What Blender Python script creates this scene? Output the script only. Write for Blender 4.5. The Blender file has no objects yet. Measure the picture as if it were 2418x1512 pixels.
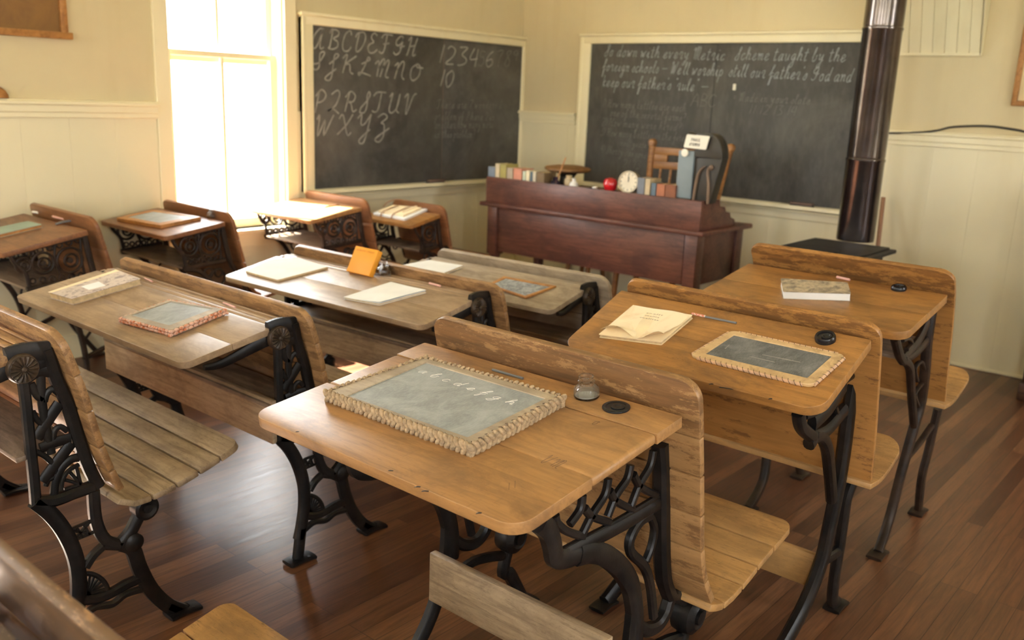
import bpy, bmesh, math, random
from mathutils import Vector, Matrix
random.seed(7)
S = bpy.context.scene
COL = S.collection
# ------------------------------------------------------------------ camera (solved from the room's vanishing points)
MR = [[0.759934963224549, 0.6487909184489365, 0.03961307621339999],
      [0.18557668092126842, -0.15815372153727286, -0.9698188984868034],
      [-0.6229447384537002, 0.7443505521608055, -0.24058700781786801]]
FPX = 2138.22
EYE = Vector((0, 0, 1.5))
RX, DN, FW = (Vector(r) for r in MR)
cam_d = bpy.data.cameras.new('camera'); cam = bpy.data.objects.new('camera', cam_d); COL.objects.link(cam)
cam.matrix_world = Matrix((( RX.x, -DN.x, -FW.x, EYE.x), (RX.y, -DN.y, -FW.y, EYE.y), (RX.z, -DN.z, -FW.z, EYE.z), (0, 0, 0, 1)))
cam_d.sensor_width = 36; cam_d.sensor_fit = 'HORIZONTAL'; cam_d.lens = FPX * 36 / 2418
cam_d.clip_start = .05
cam_d.dof.use_dof = True; cam_d.dof.focus_distance = 2.03; cam_d.dof.aperture_fstop = 4.0
S.camera = cam

def ray(px, py):
    return RX * ((px - 1209) / FPX) + DN * ((py - 756) / FPX) + FW
def PZ(px, py, z): d = ray(px, py); return EYE + d * ((z - EYE.z) / d.z)
def PX(px, py, x): d = ray(px, py); return EYE + d * ((x - EYE.x) / d.x)
def PY(px, py, y): d = ray(px, py); return EYE + d * ((y - EYE.y) / d.y)
def PL(px, py, p0, n): d = ray(px, py); return EYE + d * ((p0 - EYE).dot(n) / d.dot(n))

# ------------------------------------------------------------------ materials
MATS = {}
def nodes(name):
    m = bpy.data.materials.new(name); m.use_nodes = True
    nt = m.node_tree; b = nt.nodes['Principled BSDF']
    return m, nt, b
def N(nt, t, **k):
    n = nt.nodes.new(t)
    for a, v in k.items():
        if a.startswith('i_'): n.inputs[a[2:].replace('_', ' ')].default_value = v
        else: setattr(n, a, v)
    return n
def ramp(nt, stops):
    r = nt.nodes.new('ShaderNodeValToRGB'); e = r.color_ramp.elements
    while len(e) < len(stops): e.new(.5)
    for el, (p, c) in zip(e, stops): el.position = p; el.color = (*c, 1) if len(c) == 3 else c
    return r
def coords(nt, scale, rot=(0, 0, 0), kind='Object'):
    tc = nt.nodes.new('ShaderNodeTexCoord'); mp = nt.nodes.new('ShaderNodeMapping')
    mp.inputs['Scale'].default_value = scale; mp.inputs['Rotation'].default_value = rot
    nt.links.new(tc.outputs[kind], mp.inputs['Vector']); return mp
def mixc(nt, a, b, f, mode='MIX'):
    m = nt.nodes.new('ShaderNodeMix'); m.data_type = 'RGBA'; m.blend_type = mode
    for s, v in (('A', a), ('B', b)):
        i = [x for x in m.inputs if x.name == s and x.type == 'RGBA'][0]
        if hasattr(v, 'is_output'): nt.links.new(v, i)
        else: i.default_value = (*v, 1)
    fi = m.inputs[0]
    if hasattr(f, 'is_output'): nt.links.new(f, fi)
    else: fi.default_value = f
    return [o for o in m.outputs if o.type == 'RGBA'][0]
def noise(nt, mp, scale, detail=4, rough=.55, dist=0):
    n = nt.nodes.new('ShaderNodeTexNoise'); n.inputs['Scale'].default_value = scale
    n.inputs['Detail'].default_value = detail; n.inputs['Roughness'].default_value = rough; n.inputs['Distortion'].default_value = dist
    nt.links.new(mp.outputs[0], n.inputs['Vector']); return n.outputs['Fac']
def bump(nt, b, h, strength=.2, dist=.002):
    n = nt.nodes.new('ShaderNodeBump'); n.inputs['Strength'].default_value = strength; n.inputs['Distance'].default_value = dist
    nt.links.new(h, n.inputs['Height']); nt.links.new(n.outputs[0], b.inputs['Normal'])

def wood(name, c1, c2, stain, rough=.40, grain=(1.6, 22, 22), stain_amt=.5, coat=.10, nick=0.35, edge=None):
    c1, c2, stain = [[x * .84 for x in c] for c in (c1, c2, stain)]
    m, nt, b = nodes(name); L = nt.links
    g = coords(nt, grain); g1 = noise(nt, g, 3.2, 8, .62, .6)
    r = ramp(nt, [(.36, [x * .8 for x in c2]), (.5, [(a + d) / 2 for a, d in zip(c1, c2)]), (.64, c1)]); L.new(g1, r.inputs[0])
    s = coords(nt, (3, 6, 6)); s1 = noise(nt, s, 1.5, 7, .7, .5)
    sr = ramp(nt, [(.45, (0, 0, 0)), (.62, (min(1, stain_amt * 1.25),) * 3)]); L.new(s1, sr.inputs[0])
    col = mixc(nt, r.outputs[0], stain, sr.outputs[0])
    f = coords(nt, (10, 60, 60)); f1 = noise(nt, f, 4, 3, .7)
    fr = ramp(nt, [(.58, (0, 0, 0)), (.68, (nick,) * 3)]); L.new(f1, fr.inputs[0])
    col = mixc(nt, col, [x * .35 for x in stain], fr.outputs[0])
    for sc, rt in (((5, 110, 110), .25), ((70, 6, 70), -.35)):
        q = noise(nt, coords(nt, sc, (0, 0, rt)), 2.4, 2, .5); qr = ramp(nt, [(.665, (0, 0, 0)), (.70, (.34 * min(1, nick + .3),) * 3)]); L.new(q, qr.inputs[0]); col = mixc(nt, col, [x * .5 for x in stain], qr.outputs[0])
    if edge:
        geo = nt.nodes.new('ShaderNodeNewGeometry'); pr = ramp(nt, [(.5, (0, 0, 0)), (.62, (.75,) * 3)])
        L.new(geo.outputs['Pointiness'], pr.inputs[0]); col = mixc(nt, col, edge, pr.outputs[0])
    L.new(col, b.inputs['Base Color'])
    rr = nt.nodes.new('ShaderNodeMapRange'); rr.inputs['To Min'].default_value = rough - .08; rr.inputs['To Max'].default_value = rough + .18
    L.new(s1, rr.inputs['Value']); L.new(rr.outputs[0], b.inputs['Roughness'])
    b.inputs['Coat Weight'].default_value = coat; b.inputs['Coat Roughness'].default_value = .3; b.inputs['Specular IOR Level'].default_value = .42
    bump(nt, b, g1, .12, .001)
    MATS[name] = m; return m

def varnish(name, bare, dark, mid, rough=.42, lo=.50, scale=2.6, zs=None):
    bare, dark, mid = [[x * .84 for x in c] for c in (bare, dark, mid)]
    m, nt, b = nodes(name); L = nt.links
    g = coords(nt, (1.6, 24, 24)); g1 = noise(nt, g, 3.2, 8, .65, .5)
    r0 = ramp(nt, [(.36, [x * .72 for x in bare]), (.62, bare)]); L.new(g1, r0.inputs[0])
    r1 = ramp(nt, [(.38, dark), (.62, mid)]); L.new(g1, r1.inputs[0])
    k = noise(nt, coords(nt, (3.2, 12, 12)), scale, 14, .82, 0)
    if zs:
        tc = nt.nodes.new('ShaderNodeTexCoord'); sp = nt.nodes.new('ShaderNodeSeparateXYZ'); L.new(tc.outputs['Object'], sp.inputs[0])
        mr = nt.nodes.new('ShaderNodeMapRange'); mr.inputs['From Min'].default_value = zs - .02; mr.inputs['From Max'].default_value = zs + .02; mr.inputs['To Min'].default_value = .045; mr.inputs['To Max'].default_value = -.03; L.new(sp.outputs['Z'], mr.inputs['Value'])
        ad = nt.nodes.new('ShaderNodeMath'); ad.operation = 'ADD'; L.new(k, ad.inputs[0]); L.new(mr.outputs[0], ad.inputs[1]); k = ad.outputs[0]
    kr = ramp(nt, [(lo, (0, 0, 0)), (lo + .03, (1, 1, 1))]); L.new(k, kr.inputs[0])
    col = mixc(nt, r1.outputs[0], r0.outputs[0], kr.outputs[0])
    geo = nt.nodes.new('ShaderNodeNewGeometry'); pr = ramp(nt, [(.52, (0, 0, 0)), (.60, (.85,) * 3)]); L.new(geo.outputs['Pointiness'], pr.inputs[0])
    col = mixc(nt, col, [min(1, x * 1.15) for x in bare], pr.outputs[0])
    L.new(col, b.inputs['Base Color']); b.inputs['Roughness'].default_value = rough; b.inputs['Coat Weight'].default_value = .1; b.inputs['Specular IOR Level'].default_value = .4
    bump(nt, b, kr.outputs[0], .15, .0006); MATS[name] = m; return m

def plain(name, c, rough=.5, metal=0, var=.15, scale=9, coat=0, spec=.5, bumps=.0):
    m, nt, b = nodes(name); mp = coords(nt, (1, 1, 1)); n = noise(nt, mp, scale, 5)
    r = ramp(nt, [(.3, [x * (1 - var) for x in c]), (.7, [min(1, x * (1 + var)) for x in c])])
    nt.links.new(n, r.inputs[0]); nt.links.new(r.outputs[0], b.inputs['Base Color'])
    b.inputs['Roughness'].default_value = rough; b.inputs['Metallic'].default_value = metal
    b.inputs['Coat Weight'].default_value = coat; b.inputs['Specular IOR Level'].default_value = spec
    if bumps: bump(nt, b, n, bumps)
    MATS[name] = m; return m

def glass(name, c, rough=.03):
    m, nt, b = nodes(name); o = nt.nodes['Material Output']
    b.inputs['Base Color'].default_value = (*c, 1); b.inputs['Transmission Weight'].default_value = 1; b.inputs['Roughness'].default_value = rough; b.inputs['IOR'].default_value = 1.38
    n = noise(nt, coords(nt, (1, 1, 1)), 60, 2); bump(nt, b, n, .05)
    t = nt.nodes.new('ShaderNodeBsdfTransparent'); t.inputs[0].default_value = (*c, 1); mx = nt.nodes.new('ShaderNodeMixShader'); mx.inputs[0].default_value = .55
    nt.links.new(t.outputs[0], mx.inputs[1]); nt.links.new(b.outputs[0], mx.inputs[2]); nt.links.new(mx.outputs[0], o.inputs[0]); MATS[name] = m

def pane_mat():
    m, nt, b = nodes('window_glass'); nt.nodes.remove(b); o = nt.nodes['Material Output']
    t = nt.nodes.new('ShaderNodeBsdfTransparent'); g = nt.nodes.new('ShaderNodeBsdfGlossy'); g.inputs['Roughness'].default_value = .02
    mx = nt.nodes.new('ShaderNodeMixShader'); mx.inputs[0].default_value = .05
    nt.links.new(t.outputs[0], mx.inputs[1]); nt.links.new(g.outputs[0], mx.inputs[2]); nt.links.new(mx.outputs[0], o.inputs[0])
    MATS['pane'] = m

def floor_mat():
    m, nt, b = nodes('floor_boards'); L = nt.links
    mp = coords(nt, (1, 1, 1), (0, 0, math.radians(90)))
    br = nt.nodes.new('ShaderNodeTexBrick'); L.new(mp.outputs[0], br.inputs['Vector'])
    br.inputs['Scale'].default_value = 1; br.inputs['Brick Width'].default_value = 1.5; br.inputs['Row Height'].default_value = .057
    br.inputs['Mortar Size'].default_value = .0011; br.inputs['Mortar Smooth'].default_value = .2
    br.offset = .37; br.offset_frequency = 3
    br.inputs['Color1'].default_value = (0, 0, 0, 1); br.inputs['Color2'].default_value = (1, 1, 1, 1); br.inputs['Mortar'].default_value = (.5, .5, .5, 1)
    r = ramp(nt, [(0, (.115, .046, .023)), (.4, (.165, .070, .034)), (.7, (.215, .095, .045)), (1, (.28, .132, .064))]); L.new(br.outputs['Color'], r.inputs[0])
    # grain offset per board by feeding board tone into W-like shift
    g = coords(nt, (26, 1.5, 1)); ad = nt.nodes.new('ShaderNodeVectorMath'); ad.operation = 'MULTIPLY_ADD'
    ad.inputs[1].default_value = (37, 19, 0); L.new(br.outputs['Color'], ad.inputs[0]); L.new(g.outputs[0], ad.inputs[2])
    w = nt.nodes.new('ShaderNodeTexNoise'); w.inputs['Scale'].default_value = 2.2; w.inputs['Detail'].default_value = 7; w.inputs['Roughness'].default_value = .65; w.inputs['Distortion'].default_value = 1.4
    L.new(ad.outputs[0], w.inputs['Vector'])
    wr = ramp(nt, [(.36, (.42, .40, .38)), (.62, (1, 1, 1))]); L.new(w.outputs['Fac'], wr.inputs[0])
    col = mixc(nt, r.outputs[0], wr.outputs[0], .8, 'MULTIPLY')
    blot = noise(nt, coords(nt, (1, 1, 1)), 1.6, 5, .6); bl = ramp(nt, [(.35, (.62, .58, .56)), (.7, (1.05, 1.0, .95))]); L.new(blot, bl.inputs[0])
    col = mixc(nt, col, bl.outputs[0], .6, 'MULTIPLY')
    mo = ramp(nt, [(0, (1, 1, 1)), (.6, (.30, .26, .24))]); L.new(br.outputs['Fac'], mo.inputs[0])
    col = mixc(nt, col, mo.outputs[0], 1, 'MULTIPLY')
    L.new(col, b.inputs['Base Color'])
    rr = nt.nodes.new('ShaderNodeMapRange'); rr.inputs['To Min'].default_value = .25; rr.inputs['To Max'].default_value = .44
    L.new(w.outputs['Fac'], rr.inputs['Value']); L.new(rr.outputs[0], b.inputs['Roughness'])
    b.inputs['Specular IOR Level'].default_value = .5
    mx = nt.nodes.new('ShaderNodeMath'); mx.operation = 'SUBTRACT'; L.new(w.outputs['Fac'], mx.inputs[0]); L.new(br.outputs['Fac'], mx.inputs[1])
    bump(nt, b, mx.outputs[0], .25, .0015)
    MATS['floor'] = m

def plaster(name, c, streak=.12, rough=.75):
    m, nt, b = nodes(name); L = nt.links
    a = noise(nt, coords(nt, (1, 1, 1)), 1.1, 6, .6); r = ramp(nt, [(.3, [x * (1 - streak) for x in c]), (.65, c)]); L.new(a, r.inputs[0])
    s = noise(nt, coords(nt, (5, 5, .5)), 1.5, 4, .6); sr = ramp(nt, [(.55, (0, 0, 0)), (.8, (.28,) * 3)]); L.new(s, sr.inputs[0])
    col = mixc(nt, r.outputs[0], (c[0] * .78, c[1] * .68, c[2] * .5), sr.outputs[0])
    L.new(col, b.inputs['Base Color']); b.inputs['Roughness'].default_value = rough
    bump(nt, b, noise(nt, coords(nt, (1, 1, 1)), 26, 5), .08, .004); MATS[name] = m

def slate_mat(name, c, smear=.35, chalk=(.5, .52, .52), scale=2.0, rough=.62, amt=.6, axis=(1, 1, 1)):
    m, nt, b = nodes(name); L = nt.links
    a = noise(nt, coords(nt, [scale * x for x in axis]), 1.6, 6, .65, 1.2); r = ramp(nt, [(.4, (0, 0, 0)), (.8, (smear,) * 3)]); L.new(a, r.inputs[0])
    f = noise(nt, coords(nt, [x * scale * 4 for x in (3, 1, 1)]), 3, 4, .7); fr = ramp(nt, [(.45, (0, 0, 0)), (.85, (amt * smear,) * 3)]); L.new(f, fr.inputs[0])
    col = mixc(nt, c, chalk, r.outputs[0]); col = mixc(nt, col, chalk, fr.outputs[0])
    L.new(col, b.inputs['Base Color']); b.inputs['Roughness'].default_value = rough; MATS[name] = m

def iron(name, c, rough=.42):
    m, nt, b = nodes(name); L = nt.links
    a = noise(nt, coords(nt, (1, 1, 1)), 14, 6, .65); r = ramp(nt, [(.42, c), (.72, (c[0] * 2.6 + .007, c[1] * 2.2 + .0045, c[2] * 2 + .003))]); L.new(a, r.inputs[0])
    L.new(r.outputs[0], b.inputs['Base Color']); b.inputs['Specular IOR Level'].default_value = .3; b.inputs['Roughness'].default_value = rough
    bump(nt, b, noise(nt, coords(nt, (1, 1, 1)), 160, 3), .25, .0008); MATS[name] = m

def spotted(name, base, spots, scale, lo=.5, hi=.58, rough=.6, stretch=(1, 1, 1)):
    m, nt, b = nodes(name); n = noise(nt, coords(nt, stretch), scale, 6, .7, 1.0)
    r = ramp(nt, [(lo, base), (hi, spots)]); nt.links.new(n, r.inputs[0]); nt.links.new(r.outputs[0], b.inputs['Base Color'])
    b.inputs['Roughness'].default_value = rough; MATS[name] = m

wood('wood_honey', (.40, .195, .062), (.28, .125, .037), (.12, .05, .018), .38, stain_amt=.8, edge=(.62, .36, .15))
varnish('wood_honey_ridge', (.42, .235, .095), (.085, .042, .019), (.20, .092, .036), .42, .50, 2.6, .835)
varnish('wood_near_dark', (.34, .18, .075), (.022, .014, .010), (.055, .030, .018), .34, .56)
wood('wood_amber', (.42, .19, .046), (.29, .122, .028), (.12, .05, .018), .38, stain_amt=.8, edge=(.58, .31, .10))
varnish('wood_amber_ridge', (.45, .215, .060), (.11, .05, .018), (.22, .10, .032), .42, .47, 2.6, .9)
wood('wood_slats', (.48, .25, .085), (.33, .16, .05), (.13, .06, .024), .42, stain_amt=.6, nick=.85, edge=(.6, .36, .14))
wood('wood_grey', (.42, .295, .185), (.30, .205, .125), (.14, .09, .055), .36, stain_amt=.6, edge=(.52, .36, .21), coat=.15)
varnish('wood_grey_side', (.42, .235, .10), (.10, .05, .024), (.24, .125, .052), .42, .49)
wood('wood_pale', (.52, .385, .24), (.39, .28, .168), (.21, .14, .085), .45, stain_amt=.5, coat=.05)
wood('wood_driftwood', (.46, .37, .265), (.33, .26, .18), (.16, .115, .08), .5, stain_amt=.7, coat=.05, edge=(.54, .45, .33))
wood('wood_reddish', (.30, .12, .045), (.20, .075, .028), (.08, .033, .017), .36, stain_amt=.55, edge=(.36, .17, .07), coat=.15)
wood('wood_cherry', (.20, .078, .050), (.135, .050, .034), (.075, .030, .024), .38, stain_amt=.6, coat=.1)
wood('wood_oak_chair', (.47, .215, .062), (.34, .145, .04), (.2, .085, .03), .38, stain_amt=.3)
wood('wood_dark', (.10, .045, .022), (.055, .024, .013), (.03, .014, .009), .38, stain_amt=.5)
wood('wood_shelf', (.33, .24, .165), (.22, .155, .105), (.12, .08, .055), .45, stain_amt=.6)
wood('wood_frame', (.74, .52, .27), (.62, .42, .205), (.45, .28, .13), .5, stain_amt=.3, grain=(8, 8, 8), coat=0, nick=.1)
wood('wood_frame_orange', (.58, .28, .082), (.46, .2, .055), (.3, .13, .04), .45, stain_amt=.3, grain=(8, 8, 8))
floor_mat(); pane_mat()
plaster('plaster', (.69, .59, .375), .10)
plaster('cream_paint', (.81, .735, .51), .06, .45)
plaster('trim_paint', (.86, .78, .54), .04, .42)
plaster('ceiling_paint', (.8, .74, .6), .05)
slate_mat('blackboard', (.058, .056, .050), .22, (.40, .38, .34), .9)
slate_mat('slate', (.225, .25, .26), .65, (.52, .56, .57), 7, .42)
slate_mat('slate_dark', (.085, .09, .088), .4, (.45, .46, .45), 8, .5)
slate_mat('slate_scribbled', (.10, .12, .14), .95, (.62, .66, .70), 26, .5, 1.0)
iron('cast_iron', (.0055, .0052, .005), .38); iron('cast_iron_brown', (.017, .011, .0075), .45); iron('bronzed', (.03, .021, .013), .4)
iron('stove_iron', (.012, .012, .012), .55)
plain('steel_tube', (.23, .19, .16), .3, .8, .3, 20)
plain('stove_pipe', (.15, .128, .125), .2, .95, .4, 5)
plain('chalk', (.62, .61, .55), .9, var=.1); plain('chalk_faint', (.30, .295, .27), .9, var=.25, scale=30); plain('chalk_dim', (.17, .165, .15), .9, var=.25, scale=30)
plain('chalk_blue', (.30, .325, .335), .9, var=.25, scale=30)
plain('chalk_white', (.85, .83, .78), .8, var=.05); plain('chalk_pink', (.72, .42, .36), .8, var=.1)
plain('rope', (.35, .25, .145), .95, var=.38, scale=120, bumps=.35); plain('cloth_wrap', (.62, .40, .24), .9, var=.2, scale=40, bumps=.15); plain('thread', (.12, .075, .05), .9)
spotted('floral_cloth', (.70, .46, .36), (.52, .15, .05), 55, .44, .58, .9)
spotted('marbled_cover', (.58, .50, .44), (.30, .24, .23), 38, .5, .6, .55)
spotted('worn_cover', (.52, .43, .30), (.22, .19, .15), 30, .42, .62, .65)
plain('paper_white', (.80, .82, .82), .7, var=.06); plain('paper_cream', (.84, .70, .46), .75, var=.1, scale=14); plain('paper_edge', (.60, .47, .28), .85, var=.2, scale=60)
spotted('paper_aged', (.88, .75, .53), (.72, .52, .29), 9, .5, .75, .8)
plain('orange_card', (.80, .33, .022), .5, var=.06); plain('orange_print', (.42, .16, .02), .6)
glass('clear_glass', (.975, .985, .98)); glass('purple_glass', (.62, .55, .8)); plain('ink_residue', (.86, .85, .80), .6)
plain('black_enamel', (.012, .012, .013), .25, .2, .2); plain('pencil_grey', (.16, .165, .17), .4); plain('pencil_red', (.62, .20, .13), .5)
spotted('pencil_stripe', (.75, .62, .5), (.6, .16, .1), 120, .48, .52)
plain('apple_red', (.52, .012, .018), .18, coat=.6, var=.25); plain('stem_brown', (.1, .05, .02), .6)
plain('clock_case', (.42, .36, .26), .3, .6); plain('clock_face', (.78, .72, .56), .5); plain('ink_black', (.01, .01, .01), .6)
plain('device_black', (.030, .026, .018), .5); plain('device_blue', (.19, .24, .265), .55, var=.08); plain('card_white', (.78, .76, .66), .6, var=.03)
plain('bent_brown', (.19, .125, .08), .45, .3); plain('straw_brown', (.21, .105, .032), .6, var=.3, scale=20)
plain('porcelain', (.75, .73, .68), .25); plain('leather', (.36, .19, .09), .6); plain('teal_cover', (.30, .41, .36), .5, var=.1)
plain('cable_black', (.035, .03, .022), .5); plain('eraser_felt', (.07, .065, .065), .9); plain('eraser_wood', (.17, .11, .085), .7)
for nm, c in dict(blue=(.21, .26, .33), cream=(.62, .53, .36), olive=(.36, .31, .10), tan=(.40, .34, .26), pink=(.58, .25, .17), mint=(.50, .56, .44), ivory=(.66, .60, .42), navy=(.10, .15, .19), beige=(.55, .50, .38), umber=(.16, .105, .05), slateblue=(.17, .19, .22), russet=(.36, .13, .06), brown=(.22, .075, .03), sand=(.52, .42, .26)).items():
    plain('book_' + nm, c, .6, var=.12, scale=25)
spotted('map_brown', (.29, .155, .05), (.21, .11, .045), 6, .4, .7); plain('picture_print', (.66, .52, .30), .6); plain('earth', (.35, .36, .28), .9)

# ------------------------------------------------------------------ mesh helpers
def add_bm(dst, src):
    me = bpy.data.meshes.new('tmp'); src.to_mesh(me); dst.from_mesh(me); bpy.data.meshes.remove(me); src.free()
def bevel(bm, w, seg=2, ang=30):
    if w <= 0: return
    bmesh.ops.recalc_face_normals(bm, faces=bm.faces)
    ed = [e for e in bm.edges if len(e.link_faces) == 2 and e.calc_face_angle(0) > math.radians(ang)]
    bmesh.ops.bevel(bm, geom=ed, offset=w, offset_type='OFFSET', segments=seg, profile=.5, affect='EDGES', clamp_overlap=True)
def box(bm, a, b, bev=0, seg=2):
    t = bmesh.new(); x0, y0, z0 = a; x1, y1, z1 = b
    vs = [t.verts.new(p) for p in ((x0, y0, z0), (x1, y0, z0), (x1, y1, z0), (x0, y1, z0), (x0, y0, z1), (x1, y0, z1), (x1, y1, z1), (x0, y1, z1))]
    for f in ((0, 3, 2, 1), (4, 5, 6, 7), (0, 1, 5, 4), (1, 2, 6, 5), (2, 3, 7, 6), (3, 0, 4, 7)): t.faces.new([vs[i] for i in f])
    bevel(t, bev, seg); add_bm(bm, t)
def obox(bm, o, u, v, w, bev=0, seg=2):          # oriented box from a corner and three edge vectors
    t = bmesh.new(); o, u, v, w = Vector(o), Vector(u), Vector(v), Vector(w)
    vs = [t.verts.new(p) for p in (o, o + u, o + u + v, o + v, o + w, o + u + w, o + u + v + w, o + v + w)]
    for f in ((0, 3, 2, 1), (4, 5, 6, 7), (0, 1, 5, 4), (1, 2, 6, 5), (2, 3, 7, 6), (3, 0, 4, 7)): t.faces.new([vs[i] for i in f])
    bevel(t, bev, seg); bmesh.ops.recalc_face_normals(t, faces=t.faces); add_bm(bm, t)
def prism(bm, top, off, bev=0, seg=2):           # polygon (3-D points) pushed along off
    t = bmesh.new(); off = Vector(off)
    a = [t.verts.new(p) for p in top]; b = [t.verts.new(Vector(p) + off) for p in top]
    t.faces.new(a); t.faces.new(b[::-1]); n = len(a)
    for i in range(n): t.faces.new((a[i], b[i], b[(i + 1) % n], a[(i + 1) % n]))
    bevel(t, bev, seg, 40); bmesh.ops.recalc_face_normals(t, faces=t.faces); add_bm(bm, t)
def rounded(q, r, n=5):                          # rounds the corners of a 3-D polygon
    out = []; m = len(q)
    for i in range(m):
        p, a, c = Vector(q[i]), Vector(q[i - 1]), Vector(q[(i + 1) % m])
        rr = min(r, (a - p).length * .45, (c - p).length * .45)
        s, e = p + (a - p).normalized() * rr, p + (c - p).normalized() * rr
        for k in range(n + 1):
            t = k / n; out.append(s * (1 - t) ** 2 + p * 2 * t * (1 - t) + e * t * t)
    return out
def catmull(pts, n=6, closed=False):
    p = [Vector(x) for x in pts]
    if len(p) < 3: return [p[0].lerp(p[-1], i / n) for i in range(n + 1)] if len(p) == 2 else p
    out = []
    for i in range(len(p) - 1):
        a, b, c, d = p[max(i - 1, 0)], p[i], p[i + 1], p[min(i + 2, len(p) - 1)]
        for k in range(n):
            t = k / n
            out.append(.5 * ((2 * b) + (c - a) * t + (2 * a - 5 * b + 4 * c - d) * t * t + (3 * b - a - 3 * c + d) * t ** 3))
    out.append(p[-1]); return out
def sweep(bm, pts, w, th, side, segs=8, smooth=5, sq=2.8, w2=None):
    """bar along pts; w = width in the plane normal to side, th = thickness along side"""
    P = catmull(pts, smooth) if smooth else [Vector(x) for x in pts]
    side = Vector(side).normalized(); n = len(P); rings = []; t = bmesh.new()
    for i, p in enumerate(P):
        tg = (P[min(i + 1, n - 1)] - P[max(i - 1, 0)])
        if tg.length < 1e-7: tg = Vector((0, 0, 1))
        tg.normalize(); nn = side.cross(tg)
        if nn.length < 1e-4: nn = Vector((1, 0, 0))
        nn.normalize(); f = i / (n - 1); ww = w if w2 is None else w + (w2 - w) * f
        ring = []
        for k in range(segs):
            a = 2 * math.pi * (k + .5) / segs; c, s = math.cos(a), math.sin(a)
            cx = math.copysign(abs(c) ** (2 / sq), c); sx = math.copysign(abs(s) ** (2 / sq), s)
            ring.append(t.verts.new(p + nn * cx * ww / 2 + side * sx * th / 2))
        rings.append(ring)
    for a, b in zip(rings, rings[1:]):
        for k in range(segs): t.faces.new((a[k], a[(k + 1) % segs], b[(k + 1) % segs], b[k]))
    t.faces.new(rings[0][::-1]); t.faces.new(rings[-1])
    bmesh.ops.recalc_face_normals(t, faces=t.faces); add_bm(bm, t)
def tube(bm, pts, r, segs=8, smooth=5, r2=None):
    P = catmull(pts, smooth) if smooth else [Vector(x) for x in pts]
    d = (P[-1] - P[0]); s = Vector((1, 0, 0)) if abs(d.normalized().x) < .8 else Vector((0, 0, 1))
    sweep(bm, P, r * 2, r * 2, s, segs, 0, 2.0, None if r2 is None else r2 * 2) if r2 is None else cone(bm, P, r, r2, segs)
def cone(bm, P, r, r2, segs):
    t = bmesh.new(); rings = []; n = len(P)
    for i, p in enumerate(P):
        tg = (P[min(i + 1, n - 1)] - P[max(i - 1, 0)]).normalized(); u = tg.orthogonal().normalized(); v = tg.cross(u); rr = r + (r2 - r) * i / (n - 1)
        rings.append([t.verts.new(p + u * math.cos(2 * math.pi * k / segs) * rr + v * math.sin(2 * math.pi * k / segs) * rr) for k in range(segs)])
    for a, b in zip(rings, rings[1:]):
        for k in range(segs): t.faces.new((a[k], a[(k + 1) % segs], b[(k + 1) % segs], b[k]))
    t.faces.new(rings[0][::-1]); t.faces.new(rings[-1]); bmesh.ops.recalc_face_normals(t, faces=t.faces); add_bm(bm, t)
def lathe(bm, o, ax, prof, segs=28, petal=0, amp=0, caps=True):
    """prof: (radius, height along ax)"""
    o, ax = Vector(o), Vector(ax).normalized(); u = ax.orthogonal().normalized(); v = ax.cross(u); t = bmesh.new(); rings = []
    for r, h in prof:
        ring = []
        for k in range(segs):
            a = 2 * math.pi * k / segs; hh = h + (amp * abs(math.cos(a * petal / 2)) if petal and r > 1e-4 else 0)
            ring.append(t.verts.new(o + ax * hh + (u * math.cos(a) + v * math.sin(a)) * max(r, 1e-5)))
        rings.append(ring)
    for a, b in zip(rings, rings[1:]):
        for k in range(segs): t.faces.new((a[k], a[(k + 1) % segs], b[(k + 1) % segs], b[k]))
    if caps: t.faces.new(rings[0][::-1]); t.faces.new(rings[-1])
    bmesh.ops.recalc_face_normals(t, faces=t.faces); add_bm(bm, t)
def blob(bm, p, u, v, w, seg=8, rng=5):
    t = bmesh.new(); bmesh.ops.create_uvsphere(t, u_segments=seg, v_segments=rng, radius=1)
    M = Matrix(((u[0], v[0], w[0], p[0]), (u[1], v[1], w[1], p[1]), (u[2], v[2], w[2], p[2]), (0, 0, 0, 1)))
    bmesh.ops.transform(t, matrix=M, verts=t.verts); bmesh.ops.recalc_face_normals(t, faces=t.faces); add_bm(bm, t)

def obj(name, bm, mat, parent=None, smooth=True, ang=38):
    me = bpy.data.meshes.new(name)
    if parent is not None:
        o0 = parent
        off = Vector((0, 0, 0))
        while o0 is not None: off += Vector(o0.location); o0 = o0.parent
        bmesh.ops.translate(bm, vec=-off, verts=bm.verts)
    bm.to_mesh(me); bm.free(); me.materials.append(MATS[mat] if isinstance(mat, str) else mat)
    if smooth:
        try: me.set_sharp_from_angle(angle=math.radians(ang))
        except Exception: pass
        me.polygons.foreach_set('use_smooth', [True] * len(me.polygons)); me.update()
    o = bpy.data.objects.new(name, me); COL.objects.link(o)
    if parent is not None: o.parent = parent
    return o
def tag(o, label=None, cat=None, group=None, kind=None):
    if label: o['label'] = label
    if cat: o['category'] = cat
    if group: o['group'] = group
    if kind: o['kind'] = kind
    return o
def thing(name, label, cat, loc, group=None):
    o = bpy.data.objects.new(name, None); o.empty_display_size = .1; COL.objects.link(o); o.location = loc
    return tag(o, label, cat, group)
def struct(name, bm, mat, parent=None, smooth=False):
    o = obj(name, bm, mat, parent, smooth)
    if parent is None: o['kind'] = 'structure'
    return o
def B(): return bmesh.new()

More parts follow.
